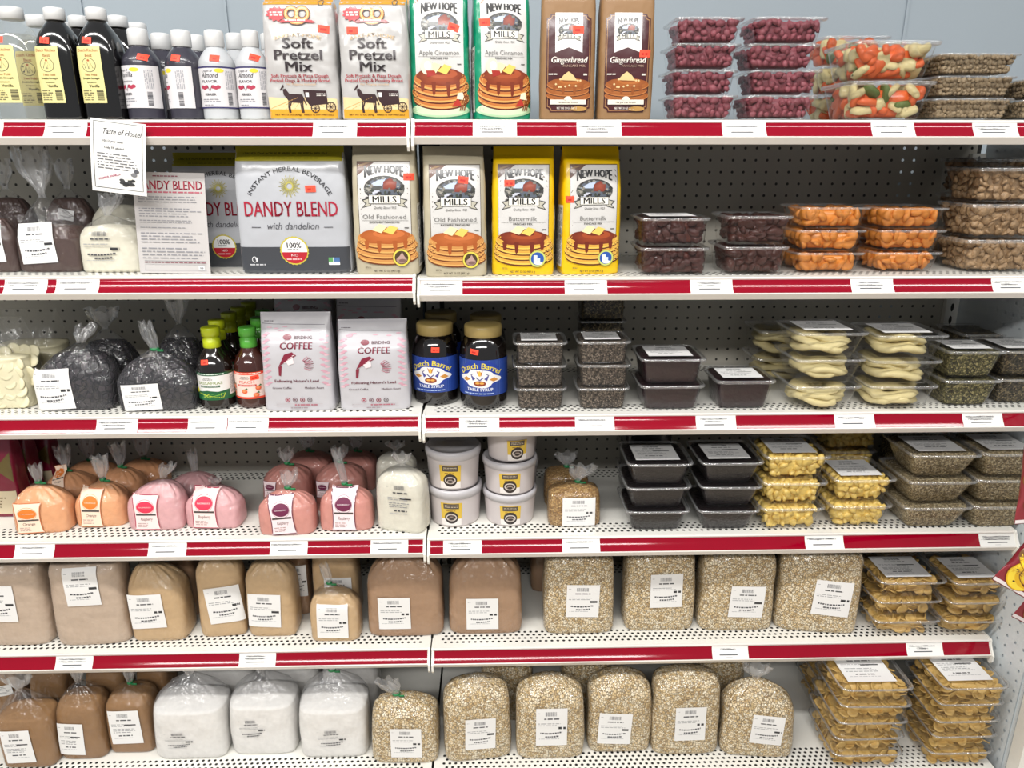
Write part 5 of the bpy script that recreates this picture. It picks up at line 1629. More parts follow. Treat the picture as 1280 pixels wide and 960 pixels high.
polybag(3, 92, 168, None, 410, 'dark chocolate chip bag with clear top behind the front two', 'chips', 'chocolate_chip', 'dark chocolate chip bags', Y=.125, tail=.04, fan=.5, seed=10, shoulder=.55, fill=.8, d=.08, n=3.4, film_mat='bag_film_glossy')
polybag(3, 188, 252, None, 404, 'dark chocolate chip bag with tall clear top behind the green-tied one', 'chips', 'chocolate_chip', 'dark chocolate chip bags', Y=.125, tail=.05, fan=.4, neck=.1, seed=12, shoulder=.55, fill=.78, d=.08, n=3.4, film_mat='bag_film_glossy')

TB = [(0, .93, 2), (.03, 1.0, 2), (.1, 1.0, 2), (.42, 1.0, 2), (.54, .97, 2), (.63, .80, 2), (.70, .58, 2), (.75, .46, 2), (.76, .44, 2)]
TCAP = [(.745, .46, 2), (.755, .50, 2), (.855, .50, 2), (.862, .43, 2), (.885, .43, 2), (.89, .52, 2), (.985, .53, 2), (.995, .50, 2), (1, .42, 2)]
def tea_label(w, h, kind):
    r = random.Random(4)
    A = Art().rect(-w / 2, -h / 2, w / 2, h / 2, '#e3e1dd' if kind == 'SASSAFRAS' else '#e9cfc4')
    c = '#12512e' if kind == 'SASSAFRAS' else '#e0462a'
    A.rect(-w / 2, .40 * h, w / 2, h / 2, c); A.micro(-.3 * w, .425 * h, .28 * w, .475 * h, 1, '#d8e6d8', r, .6)
    A.text('SWEET', -.08 * w, .29 * h, .05 * h, '#555', w=.16 * w, bold=.02); A.text('HARVEST', -.08 * w, .23 * h, .05 * h, '#555', w=.20 * w, bold=.02)
    A.text(kind, -.05 * w, .08 * h, .10 * h, '#8a9a5a' if kind == 'SASSAFRAS' else '#d0584a', w=(.48 if kind == 'SASSAFRAS' else .30) * w, bold=.02)
    A.rect(-.24 * w, -.03 * h, .14 * w, .04 * h, '#2d5a3c' if kind == 'SASSAFRAS' else '#c9483a')
    A.text('TEA CONCENTRATE', -.05 * w, -.015 * h, .035 * h, '#e9e9e4', w=.32 * w, bold=.02)
    if kind == 'SASSAFRAS':
        A.poly([(-.5 * w, -.42 * h), (-.5 * w, -.16 * h), (-.3 * w, -.20 * h), (-.1 * w, -.14 * h), (.1 * w, -.19 * h), (.32 * w, -.14 * h), (.32 * w, -.42 * h)], '#155a34')
        A.rect(-.5 * w, -.5 * h, .5 * w, -.36 * h, '#155a34')
        for k in range(12):
            A.line([(r.uniform(-.3, .25) * w, -.42 * h), (r.uniform(-.3, .25) * w, -.26 * h)], .012 * w, r.choice(['#7ab03a', '#c4c83a', '#4a8a3a']), lay=A.k + (k == 0))
        A.ell(-.36 * w, -.16 * h, .055 * w, .09 * h, '#e6dc1c', 18)
        A.micro_v(.34 * w, -.3 * h, .48 * w, .34 * h, 5, '#88888a', r)
    else:
        A.rect(-.5 * w, -.5 * h, .5 * w, -.43 * h, '#e0462a')
        for x, y in ((-.38, -.30), (-.10, -.22), (.17, -.10), (.12, -.36), (.34, -.36), (-.36, -.06)):
            A.ell(x * w, y * h, .058 * w, .085 * h, '#d8613a', 16); A.ell(x * w - .01 * w, y * h + .015 * h, .035 * w, .05 * h, '#ea8a5a', 12); A.poly([(x * w, (y + .07) * h), ((x + .05) * w, (y + .14) * h), ((x + .07) * w, (y + .08) * h)], '#3a6a3a')
    return A
def tea(x0, x1, yb, yt, kind, label, group, Y=None, stick=None):
    liq, cap = ('tea_dark', 'lime_cap') if kind == 'SASSAFRAS' else ('tea_red', 'green_cap')
    t, fr, w, H = lathe_goods(3, x0, x1, yb, TB + TCAP, label, [('bottle', 0, 9, liq, 4), ('cap', 9, 18, cap, 1)], 'tea_bottle', 'bottle', group, Y=Y, ytop=yt)
    R = w / 2
    def wrap(u, v, l):
        a = u / R + .1
        return (R + .0009 + l) * np.sin(a), -(R + .0009 + l) * np.cos(a), .30 * H + v
    tea_label(w * 1.5, .34 * H, kind).place('label', wrap, MAT['print_glass'], t, maxedge=.0035)
    if stick:
        sticker(t, fr, stick[0] * w, stick[1] * H, .015, .009, .1)
tea(243, 287, 513, 408, 'SASSAFRAS', 'lime-capped dark tea bottle with green label at the shelf front', 'sassafras tea bottles', stick=(-.12, .60))
tea(290, 332, 511, 408, 'PEACH', 'green-capped peach tea bottle with orange label at the shelf front', 'peach tea bottles', stick=(.22, .40))
for k, (x0, x1, yt) in enumerate(((254, 293, 399), (270, 307, 390), (282, 318, 383), (295, 330, 377))):
    tea(x0, x1, None, yt, 'SASSAFRAS', 'lime-capped tea bottle ' + ('second', 'third', 'fourth', 'last')[k] + ' in its file', 'sassafras tea bottles', Y=.088 + .0645 * k)
for k, (x0, x1, yt) in enumerate(((300, 339, 396), (308, 342, 387))):
    tea(x0 + 6, x1 + 6, None, yt, 'PEACH', 'green-capped peach tea bottle ' + ('second', 'third')[k] + ' in its file', 'peach tea bottles', Y=.095 + .0665 * k)

brickbag(3, 329, 418, 514, 394, 'pale grey coffee bag with red bird beside the peach bottle', 'coffee_bag', art_coffee, 'coffee_bag', group='coffee bags', d=.065, seed=41, fold=.78, amp=.010, side=False, topw=.99)
brickbag(3, 423, 512, 513, 403, 'pale grey coffee bag with red bird beside the syrup jars', 'coffee_bag', art_coffee, 'coffee_bag', group='coffee bags', d=.065, seed=43, fold=.78, amp=.012, side=False, yaw=.05, topw=.97)
brickbag(3, 347, 422, None, 352, 'coffee bag tall behind the one by the peach bottle', 'coffee_bag', art_coffee, 'coffee_bag', group='coffee bags', d=.055, Y=.20, seed=44, fold=.85, side=False, hmax=.218)
brickbag(3, 422, 506, None, 371, 'coffee bag behind the one by the syrup jars', 'coffee_bag', art_coffee, 'coffee_bag', group='coffee bags', d=.06, Y=.125, seed=45, fold=.80, side=False, hmax=.22)

JB = [(0, .90, 2), (.03, .98, 2), (.10, 1.0, 2), (.45, 1.0, 2), (.62, 1.0, 2), (.74, .96, 2), (.82, .84, 2), (.86, .74, 2), (.87, .73, 2)]
JCAP = [(.862, .76, 2), (.868, .79, 2), (.975, .79, 2), (.992, .76, 2), (1, .70, 2)]
def jar_label(w, h):
    r = random.Random(8)
    A = Art().rect(-w / 2, -h / 2, w / 2, h / 2, '#25418e')
    for k in range(26):
        x = r.uniform(-.5, .5) * w
        A.line([(x, -.5 * h), (x, .5 * h)], .004 * w, r.choice(['#3a5aa8', '#1d347a', '#4a6ab8']), lay=2)
    A.k = 3
    cx = -.03 * w
    A.ell(cx, .10 * h, .30 * w, .40 * h, '#1c3a96', 40)
    A.text('Dutch Barrel', cx, .27 * h, .15 * h, '#e3cf3a', w=.58 * w, bold=.02, arc=.42 * w)
    t = np.linspace(0, 2 * np.pi, 80, endpoint=False)
    rad = 1 + .10 * np.cos(4 * t) + .07 * np.cos(6 * t + .5)
    A.poly(np.c_[cx + .27 * w * np.cos(t) * rad, -.02 * h + .24 * h * np.sin(t) * rad], '#e9e6e4')
    for sg in (-1, 1):
        A.poly([(cx + sg * .06 * w, -.02 * h), (cx + sg * .13 * w, .10 * h), (cx + sg * .10 * w, -.08 * h)], '#4a4a90'); A.poly([(cx + sg * .13 * w, -.04 * h), (cx + sg * .2 * w, .02 * h), (cx + sg * .26 * w, -.06 * h), (cx + sg * .19 * w, -.10 * h)], '#c98a3a')
        A.line([(cx + sg * .12 * w, .08 * h), (cx + sg * .09 * w, .12 * h)], .01 * w, '#3a3a70'); A.poly([(cx, .12 * h), (cx + sg * .045 * w, .22 * h), (cx + sg * .02 * w, .06 * h)], '#b86a2a')
        A.line([(cx, -.06 * h), (cx + sg * .05 * w, .02 * h)], .014 * w, '#3a3a80')
    A.ell(cx, -.15 * h, .085 * w, .075 * h, '#8a3a24', 20); A.ell(cx - .03 * w, -.14 * h, .03 * w, .03 * h, '#d9a04a', 12); A.ell(cx + .03 * w, -.14 * h, .03 * w, .03 * h, '#d9a04a', 12)
    A.ell(cx, .13 * h, .018 * w, .08 * h, '#e0b24a', 12)
    A.text('TABLE SYRUP', cx, -.36 * h, .085 * h, '#e3e6f0', w=.36 * w, bold=.02); A.micro(-.26 * w, -.46 * h, .24 * w, -.41 * h, 1, '#a9bbe0', r, .6)
    return A
def jar(x0, x1, yb, yt, label, Y=None, stick=None):
    t, fr, w, H = lathe_goods(3, x0, x1, yb, JB + JCAP, label, [('jar', 0, 9, 'syrup', 4), ('cap', 9, 14, 'tan_cap', 1)], 'syrup_jar', 'jar', 'table syrup jars', Y=Y, ytop=yt)
    R = w / 2
    def wrap(u, v, l):
        a = u / R - .06
        return (R + .0009 + l) * np.sin(a), -(R + .0009 + l) * np.cos(a), .40 * H + v
    jar_label(w * 1.5, .44 * H).place('label', wrap, MAT['print_glass'], t, maxedge=.004)
    if stick:
        sticker(t, fr, stick[0] * w, .715 * H, .016, .010, stick[1])
jar(514, 573, 508, 402, 'dark table syrup jar with blue label beside the coffee bags', stick=(.04, -.05))
jar(574, 635, 513, 404, 'dark table syrup jar with blue label beside the chia boxes', stick=(-.18, -.12))
jar(526, 577, None, 389, 'table syrup jar behind the one by the coffee bags', Y=.145)
jar(582, 633, None, 392, 'table syrup jar behind the one by the chia boxes', Y=.145)

stack(3, 641, 709, 648, 703, 511.5, [486, 457, 428], 'grey chia seeds', 'beside the syrup jars', 'chia', 'chia seed boxes', seed=1, jig=.002, full=.89)
stack(3, 720, 788, 726, 781, 511.5, [486, 457, 427], 'grey chia seeds', 'beside the dark cherries', 'chia', 'chia seed boxes', seed=2, jig=.002, full=.89)
stack(3, 718, 784, 724, 778, None, [], 'dark seeds', 'set back behind the chia boxes', 'seed_dark', 'dark seed boxes at the back', Y=.165, d=.10, n=4, h=.048, seed=3, lab=False)
stack(3, 797, 881, 806, 871, 512, [484, 450], 'dark dried cherries', 'beside the chia seeds', 'cherry_dark', 'dried cherry boxes', seed=4, jig=.002, full=.89)
stack(3, 892, 969, 900, 958, 511, [482], 'dark dried cherries', 'beside the pale pineapple rings', 'cherry_dark', 'dried cherry boxes', seed=5, full=.89)
stack(3, 988, 1078, 996, 1060, 511, [482, 448, 414], 'pale pineapple rings', 'beside the single cherry box', 'ring', 'pineapple ring boxes', seed=6, jig=.003, full=.89, d=.13)
stack(3, 1082, 1172, 1090, 1158, 510, [480, 447, 415], 'pale pineapple rings', 'beside the pumpkin seeds', 'ring', 'pineapple ring boxes', seed=9, jig=.003, full=.89, d=.13)
stack(3, 940, 1014, 946, 1008, None, [], 'pale pineapple rings', 'set back behind the ring boxes', 'ring', 'pineapple ring boxes', Y=.175, d=.115, n=2, h=.060, seed=12, lab=False, full=.89)
stack(3, 1176, 1250, 1182, 1234, 507, [474, 437], 'green pumpkin seeds', 'beside the pineapple rings', 'seed_green', 'pumpkin seed boxes', seed=8, jig=.002)
stack(3, 1240, 1322, 1247, 1304, 504, [470, 434], 'green pumpkin seeds', 'at the end of the shelf', 'seed_dark', 'pumpkin seed boxes', seed=9, jig=.002)
stack(3, 1190, 1262, 1196, 1250, None, [], 'dark seeds', 'set back behind the pumpkin seeds', 'seed_dark', 'dark seed boxes at the back', Y=.17, d=.115, n=2, h=.055, seed=10, lab=False)

# ================================================================== FOURTH SHELF
def gel(x0, x1, yb, yt, kind, mat, label, group, lab=None, Y=None, seed=0, yaw=0.0, tail=.035, fan=.18, tilt=(0, 0), neck=0.0, tie='tie_green', d=None, shoulder=.62, fill=.9):
    polybag(4, x0, x1, yb, yt, label, 'gelatin', mat, group, Y=Y, d=d or .072, fill=fill, shoulder=shoulder, tail=tail, fan=fan, tilt=tilt, neck=neck, lab=lab, labkind=kind, yaw=yaw, tie=tie, seed=seed, film_mat='bag_film_clear', n=3.4, name='gelatin_bag', bulge=1.0)
gel(8, 82, 668, 602, 'orange', 'jelly_orange', 'orange gelatin bag with orange seal nearest the crimson packets', 'orange gelatin bags', (16, 631, 52, 667, .02), seed=2, yaw=.08, neck=-.05)
gel(87, 153, 660, 599, 'orange', 'jelly_orange', 'orange gelatin bag with orange seal beside the pink bags', 'orange gelatin bags', (97, 615, 127, 659, -.05), seed=3, yaw=.06, neck=.12, tail=.05, fan=.3)
for k, (x0, x1, yt, Y, nk) in enumerate(((46, 108, 586, .132, -.1), (110, 172, 582, .132, .1), (72, 134, 574, .228, 0), (138, 200, 572, .228, .1))):
    gel(x0, x1, None, yt, 'orange', 'jelly_orange', 'orange gelatin bag, ' + ('second row behind the one nearest the crimson packets', 'second row behind the one beside the pink bags', 'third row from the shelf front', 'farthest back near the bare pegboard')[k], 'orange gelatin bags', (x0 + 12, 590, x0 + 30, 612, .2) if k == 0 else None, Y=Y, seed=20 + k, neck=nk, tail=.05, fan=.3, d=.085)
gel(153, 228, 664, 596, 'pink', 'jelly_pink', 'pale pink gelatin bag with red seal beside the orange bags', 'pink gelatin bags', (165, 621, 200, 663, .0), seed=5, neck=.3, tail=.025, fan=.25, tilt=(.5, .1), tie=None)
gel(225, 300, 662, 604, 'pink', 'jelly_pink', 'pale pink gelatin bag with coral seal beside the empty shelf stretch', 'pink gelatin bags', (238, 616, 274, 661, .0), seed=6, neck=.1, tail=.01, fan=.2, tie=None, yaw=-.05)
gel(202, 268, None, 588, 'pink', 'jelly_pink', 'pale pink gelatin bag with standing tail behind the front two', 'pink gelatin bags', None, Y=.12, seed=7, neck=.1, tail=.045, fan=.15, tie=None, d=.08)
gel(318, 393, 670, 609, 'purple', 'jelly_salmon', 'salmon gelatin bag with purple seal beside the empty shelf stretch', 'salmon gelatin bags', (335, 624, 369, 669, .08), seed=8, neck=.05, tail=.035, fan=.28, tilt=(.2, 0), shoulder=.66)
gel(396, 466, 665, 604, 'purple', 'jelly_salmon', 'salmon gelatin bag with purple seal beside the cream bag', 'salmon gelatin bags', (413, 616, 446, 664, -.02), seed=9, neck=-.05, tail=.07, fan=.14, tilt=(-.2, .1), shoulder=.68)
for k, (x0, x1, yt, Y) in enumerate(((324, 388, 578, .105), (352, 412, 562, .21), (390, 456, 576, .105), (416, 470, 562, .21))):
    gel(x0, x1, None, yt, 'purple', 'jelly_salmon', 'salmon gelatin bag, ' + ('second row behind the one by the empty stretch', 'third row behind the one by the empty stretch', 'second row behind the one by the cream bag', 'third row behind the one by the cream bag')[k], 'salmon gelatin bags', (x0 + 4, 603, x0 + 22, 622, 0) if k in (0, 2) else None, Y=Y, seed=30 + k, tail=.03, fan=.3, d=.088, shoulder=.72)
polybag(4, 470, 536, 666, 580, 'cream powder bag with printed label turned at the shelf seam', 'powder', 'powder_cream', 'cream powder bags', tail=.02, fan=.35, lab=(487, 603, 527, 650, .03), labkind='weigh_plain', clear=True, seed=4, yaw=-.28, shoulder=.8, fill=.9, d=.07, film_mat='bag_film_milky')
polybag(4, 468, 522, None, 562, 'cream powder bag standing behind the turned one', 'powder', 'powder_cream', 'cream powder bags', Y=.13, tail=.015, fan=.4, seed=5, shoulder=.8, d=.065, film_mat='bag_film_milky')

def foil(x0, x1, Y, yt, label, yb=None):
    def art(w, H, s):
        A = Art()
        A.rect(-.46 * w, .04 * H, .46 * w, .30 * H, '#d8c9a8')
        A.ell(0, .62 * H, .3 * w, .12 * H, '#8f2038', 24); A.micro(-.3 * w, .1 * H, .3 * w, .24 * H, 4, '#8a7454', random.Random(1))
        A.poly([(.2 * w, .55 * H), (.46 * w, .72 * H), (.46 * w, .40 * H)], '#6a5a2a')
        return A
    brickbag(4, x0, x1, yb, yt, label, 'foil_crimson', art, 'foil_packet', 'packet', group='crimson foil packets', Y=Y, d=.05, seed=x1 + 40, fold=.85, hmax=.22, side=False)
foil(-48, 26, .105, 535, 'crimson foil packet with cream base at the frame edge')
foil(-24, 42, .175, 535, 'crimson foil packet second in line behind the frame-edge one')
foil(6, 68, .245, 535, 'crimson foil packet last in line, in deep shade')

TUBB = [(0, .86, 2), (.02, .89, 2), (.05, .90, 2), (.78, .965, 2), (.80, .965, 2)]
TUBL = [(.78, .985, 2), (.785, 1.0, 2), (.83, 1.0, 2), (.84, 1.02, 2), (.95, 1.02, 2), (.975, 1.0, 2), (1.0, .955, 2), (1.0, .93, 2), (.955, .91, 2), (.95, .5, 2)]
def tub(x0, x1, label, Y, zb, h, off=0.0, front=True):
    cx, Y, w = spot(x0, x1, ZR[4], None, Y, 1.0)
    a = w / 2
    t = thing('round_tub', label, 'tub', (cx, Y + a, zb), 0, 'round white tubs')
    P = ring_grid([(p[0] * h, p[1] * a, p[1] * a, 2) for p in TUBB], 48, 2)
    link('tub', grid_mesh('tub', P), MAT['tub_white'], t)
    link('lid', grid_mesh('lid', ring_grid([(p[0] * h, p[1] * a, p[1] * a, 2) for p in TUBL], 48, 1), False, True), MAT['tub_lid'], t)
    lw, lh = .78 * a, .62 * h
    A = Art()
    r = random.Random(3)
    A.poly([(-lw / 2, lh * .5), (lw / 2, lh * .5), (lw * .48, -lh * .2), (-lw * .48, -lh * .2)], '#d3b03c'); A.rect(-lw * .48, -.5 * lh, lw * .48, -.2 * lh, '#e6e0dc')
    A.rect(-.36 * lw, .24 * lh, .36 * lw, .47 * lh, '#4a4038'); A.micro(-.30 * lw, .29 * lh, .30 * lw, .42 * lh, 2, '#b5a890', r, .5, 0)
    A.micro(-.25 * lw, .13 * lh, .25 * lw, .19 * lh, 1, '#8a6a2a', r, .6)
    R = .32 * lw
    A.ell(0, -.14 * lh, R, R, '#2a201e', 30); A.ring(0, -.14 * lh, R * .72, R * .5, R * .14, '#cfc4bc'); A.ell(0, -.08 * lh, R * .3, R * .25, '#5a4a44', 12); A.ring(0, -.2 * lh, R * .45, R * .25, R * .1, '#a89a92')
    Rl = a * .945
    def wrap(u, v, l):
        ang = u / Rl + off
        rr = a * (.90 + .065 * (v / h + .37) / .75) + .0008 + l
        return rr * np.sin(ang), -rr * np.cos(ang), .37 * h + v
    A.place('label', wrap, MAT['print_glass'], t, maxedge=.006)
    A = Art().rect(-.4 * a, -.09 * a, .4 * a, .09 * a, '#dedcdc')
    A.place('lid_label', flat_top(.1 * a, .55 * a, .951 * h + .001), MAT['print_paper'], t, maxedge=.05)
z4 = ZR[4]
Yt = max(ground(568, 661, z4)[1], .004)
ht = (height(568, 564, Yt + .02, z4)) / 2 / .985
tub(533, 602, 'round white tub with yellow label, lower of the two-tub stack', Yt, z4, ht, -.1)
tub(532, 601, 'round white tub with yellow label, upper of the two-tub stack', Yt, z4 + ht * 1.002, ht, -.08)
h3 = min(ht * .985, .0718)
tub(604, 672, 'round white tub with yellow label, bottom of the three-tub stack', Yt, z4, h3, .0)
tub(604, 672, 'round white tub with yellow label, middle of the three-tub stack', Yt, z4 + h3 * 1.002, h3, -.02)
tub(608, 672, 'round white tub with yellow label, top of the three-tub stack under the rail', Yt + .004, z4 + h3 * 2.004, h3, .22)
for i, nm in enumerate(('bottom', 'middle', 'top')):
    tub(534, 596, f'round white tub, {nm} of the shaded stack behind the two-tub stack', Yt + .135, z4 + ht * .945 * i, ht * .94)
for i, nm in enumerate(('bottom', 'top')):
    tub(612, 674, f'round white tub, {nm} of the shaded stack behind the three-tub stack', Yt + .135, z4 + ht * .945 * i, ht * .94)

polybag(4, 684, 753, 659, 601, 'golden flax seed bag with white label and clear tied tail', 'flax', 'flax', 'flax seed bags', tail=.032, fan=.45, tilt=(.35, .1), neck=.15, lab=(703, 625, 744, 659, .0), seed=3, shoulder=.80, fill=.92, tie='tie_green', d=.075, n=4)
polybag(4, 680, 738, None, 582, 'flax seed bag in shade behind the labelled one', 'flax', 'flax', 'flax seed bags', Y=.125, tail=.03, fan=.45, seed=5, shoulder=.82, fill=.9, tie='tie_green', d=.075, n=4)

stack(4, 779, 862, 790, 851, 663, [638, 609, 578], 'black dried berries', 'beside the golden flax bag', 'dark_berry', 'black dried berry boxes', seed=1, jig=.002, d=.13)
stack(4, 870, 950, 880, 935, 662, [636, 606, 575], 'black dried berries', 'beside the yellow pineapple bits', 'dark_berry', 'black dried berry boxes', seed=2, jig=.002, d=.13)
stack(4, 772, 846, 780, 838, None, [], 'black dried berries', 'set back behind the flax-side stack', 'dark_berry', 'black dried berry boxes', Y=.18, d=.11, n=3, h=.054, seed=3, lab=False)
stack(4, 948, 1031, 956, 1018, 662, [633, 599, 567], 'yellow pineapple bits', 'beside the black berries', 'bit', 'pineapple bit boxes', seed=4, jig=.003, d=.13, full=.89)
stack(4, 1034, 1114, 1042, 1100, 659, [630, 597], 'yellow pineapple bits', 'beside the sunflower seeds', 'bit', 'pineapple bit boxes', seed=5, jig=.003, d=.13, full=.89)
stack(4, 1020, 1094, 1026, 1086, None, [], 'yellow pineapple bits', 'set back behind the short stack', 'bit', 'pineapple bit boxes', Y=.18, d=.115, n=3, h=.052, seed=6, full=.89)
stack(4, 1122, 1211, 1134, 1192, 659, [628, 594, 561], 'brown sunflower seeds', 'beside the pineapple bits', 'seed_mix', 'sunflower seed boxes', seed=7, jig=.002, d=.135)
stack(4, 1208, 1290, 1218, 1274, 659, [628, 594, 560], 'brown sunflower seeds', 'at the end of the shelf', 'seed_mix', 'sunflower seed boxes', seed=8, jig=.002, d=.135)
stack(4, 1112, 1184, 1118, 1176, None, [], 'brown sunflower seeds', 'set back behind the pineapple side', 'seed_mix', 'sunflower seed boxes', Y=.19, d=.11, n=3, h=.055, seed=9, lab=False)

# ================================================================== FIFTH SHELF
HID = .250
def flour(x0, x1, yb, yt, mat, what, lab, seed, **k):
    kw = dict(shoulder=.86, fill=.93, tail=.0, d=None, hidden_h=None)
    kw.update(k)
    polybag(5, x0, x1, yb, yt, what, 'flour', mat, k.pop('group', 'flour bags'), lab=lab, seed=seed, **{q: v for q, v in kw.items() if q != 'group'})
flour(-48, 62, 809, 680, 'powder_taupe', 'taupe flour bag cut by the frame edge', (-26, 733, 19, 777, .0), 2, d=.09, hidden_h=.205, plain_top=True)
flour(63, 158, 808, 680, 'powder_taupe', 'large taupe flour bag with label near its top', (79, 712, 121, 757, .02), 3, d=.09, hidden_h=.205, plain_top=True, yaw=.05)
flour(158, 232, 803, 697, 'powder_tan', 'tan flour bag with rounded shoulders and low white label', (161, 744, 205, 785, .05), 4, tail=.012, fan=.2, tie='tie_green', neck=-.25, shoulder=.72, d=.085)
flour(246, 306, 797, 684, 'powder_tan', 'narrow tan flour bag with tilted label, third from the taupe bags', (258, 734, 301, 778, .08), 5, shoulder=.8, d=.07, yaw=.08)
flour(306, 371, 797, 692, 'powder_tan', 'narrow tan flour bag beside the small tied bag', (310, 743, 351, 783, -.06), 6, shoulder=.78, d=.075)
flour(385, 450, 803, 728, 'powder_tan', 'small tan flour bag with twisted clear top and white label', (396, 757, 435, 797, -.03), 7, tail=.04, fan=.16, tilt=(-.25, .1), neck=-.2, tie='tie_green', shoulder=.68, fill=.80, d=.07)
flour(390, 450, None, 690, 'powder_tan', 'tan flour bag standing behind the small tied one', (406, 722, 440, 755, .0), 8, Y=.105, d=.075, hidden_h=.20)
flour(214, 246, None, 690, 'powder_brown', 'brown flour bag in shade behind the round-shouldered bag', None, 9, Y=.12, d=.06, hidden_h=.21)
flour(345, 388, None, 690, 'powder_brown', 'brown flour bag in shade behind the narrow tan bag', (362, 707, 384, 745, 0), 10, Y=.12, d=.06, hidden_h=.21)
flour(457, 556, 797, 690, 'powder_brown', 'wide brown flour bag beside the shelf seam on the flour side', (473, 747, 513, 786, .0), 11, d=.085, shoulder=.72, hidden_h=.205, n=4.6)
flour(559, 655, 794, 690, 'powder_brown', 'wide brown flour bag beside the pale oats', (583, 748, 623, 786, .0), 12, d=.085, shoulder=.70, hidden_h=.205, n=4.6)
def oats(row, x0, x1, yb, what, lab, seed, mat='oats', hid=.205, **k):
    kw = dict(shoulder=.86, fill=.93, tail=0, d=.09, n=4.4)
    kw.update(k)
    polybag(row, x0, x1, yb, 690 if row == 5 else 840, what, 'oats', mat, 'rolled oat bags', lab=lab, seed=seed, hidden_h=hid, **kw)
oats(5, 678, 770, 794, 'fifth-shelf oat bag beside the wide brown flour bag', (708, 731, 749, 771, -.02), 3, yaw=.0)
oats(5, 779, 871, 790, 'fifth-shelf oat bag with high label, second of the four', (813, 718, 853, 759, .02), 4)
oats(5, 873, 970, 790, 'fifth-shelf oat bag with low label, third of the four', (912, 733, 955, 771, -.04), 5)
oats(5, 972, 1076, 792, 'fifth-shelf oat bag turned beside the banana chips', (1021, 726, 1066, 768, -.06), 6, yaw=-.14, plain_top=True)
polybag(5, 662, 720, None, 690, 'brown flour bag far back in shade between flour and oats', 'flour', 'powder_brown', 'flour bags', Y=.20, d=.07, hidden_h=.20, tail=0, seed=14)

stack(5, 1086, 1172, 1096, 1160, 794, [769, 744, 719], 'banana chips', 'on the fifth shelf beside the oats', 'banana', 'banana chip boxes', seed=1, jig=.004, d=.135, full=.90)
stack(5, 1174, 1250, 1182, 1238, 794, [769, 744, 720], 'banana chips', 'on the fifth shelf at its end', 'banana', 'banana chip boxes', seed=5, jig=.003, d=.135, full=.90)
stack(5, 1080, 1154, 1086, 1146, None, [], 'banana chips', 'set back on the fifth shelf', 'banana', 'banana chip boxes', Y=.19, d=.12, n=3, h=.05, seed=9, lab=False, full=.90)

# ================================================================== BASE SHELF
def base(x0, x1, yb, yt, mat, what, lab, seed, group, **k):
    kw = dict(shoulder=.75, fill=.85, d=.085, tail=.03)
    kw.update(k)
    polybag(6, x0, x1, yb, yt, what, 'dry_goods', mat, group, lab=lab, seed=seed, **kw)
G1, G2 = 'brown sugar bags', 'white sugar bags'
_old_spot = spot
def spot(x0, x1, z, yb=None, Y=None, shrink=.985, ymin=.004):
    return _old_spot(x0, x1, z, yb, Y, shrink, -.092 if z < .3 else ymin)
base(-7, 66, 962, 861, 'brown_sugar', 'brown sugar bag with wide clear fan top at the frame edge', (4, 914, 41, 953, .04), 2, G1, tail=.034, fan=.5, neck=-.15, shoulder=.68, fill=.70, labkind='weigh_plain')
base(68, 129, 951, 851, 'brown_sugar', 'brown sugar bag with leaning clear top, middle of the front three', (73, 905, 105, 943, -.06), 3, G1, tail=.045, fan=.3, neck=.0, shoulder=.72, fill=.8, labkind='weigh_plain')
base(131, 190, 943, 852, 'brown_sugar', 'brown sugar bag with green tie beside the white sugar', (137, 889, 176, 929, .02), 4, G1, tail=.035, fan=.2, tie='tie_green', neck=.05, shoulder=.8, fill=.86, labkind='weigh_plain', n=5)
for k, (x0, x1, Y, w) in enumerate(((-30, 26, .06, 'behind the fan-topped one'), (38, 88, .06, 'between the two front bags'), (108, 160, .065, 'behind the green-tied one'), (172, 214, .08, 'beside the first white bag'))):
    base(x0, x1, None, 846, 'brown_sugar', 'dark brown sugar bag in the second row ' + w, (x0 + 20, 858, x0 + 44, 870, .1) if k == 0 else None, 20 + k, G1, Y=Y, hidden_h=.195, tail=0, d=.08)
base(187, 283, 951, 841, 'powder_white', 'white sugar bag beside the brown sugar, tallest clear shoulder', (204, 914, 243, 939, .03), 5, G2, tail=.03, fan=.2, neck=.05, clear=True, fill=.66, shoulder=.70, d=.10, film_mat='bag_film_milky')
base(283, 371, 945, 838, 'powder_white', 'white sugar bag between two other white sugar bags', (297, 898, 333, 926, .04), 6, G2, tail=.03, fan=.2, clear=True, fill=.68, shoulder=.72, d=.10, film_mat='bag_film_milky')
base(371, 461, 949, 836, 'powder_white', 'white sugar bag with green tie beside the oats', (395, 911, 435, 937, .05), 7, G2, tail=.02, fan=.2, tie='tie_green', clear=True, fill=.62, shoulder=.70, d=.10, film_mat='bag_film_milky')
for k, (x0, x1) in enumerate(((240, 320), (330, 400), (402, 474))):
    base(x0, x1, None, 830, 'powder_white', 'white sugar bag in the second row ' + ('behind the first and second', 'behind the second and third', 'behind the third')[k], None, 30 + k, G2, Y=.10, hidden_h=.195, tail=0, d=.09, film_mat='bag_film_milky')
def base_oats(x0, x1, yb, what, lab, seed, **k):
    oats(6, x0, x1, yb, what, lab, seed, hid=k.pop('hid', .205), **k)
base_oats(462, 550, 956, 'base-shelf oat bag with green tie and folded clear tail', (489, 911, 528, 946, .0), 12, hid=.150, shoulder=.80, tail=.035, fan=.3, tilt=(-.6, -.1), neck=-.25, tie='tie_green', yaw=-.03)
base_oats(552, 640, 952, 'base-shelf oat bag beside the green-tied oats', (579, 899, 617, 936, -.02), 13, yaw=.1, hid=.195, shoulder=.8, fill=.9)
base_oats(643, 733, 950, 'base-shelf oat bag with label at mid height, third of the oats', (670, 886, 709, 931, .0), 14, hid=.195, shoulder=.78)
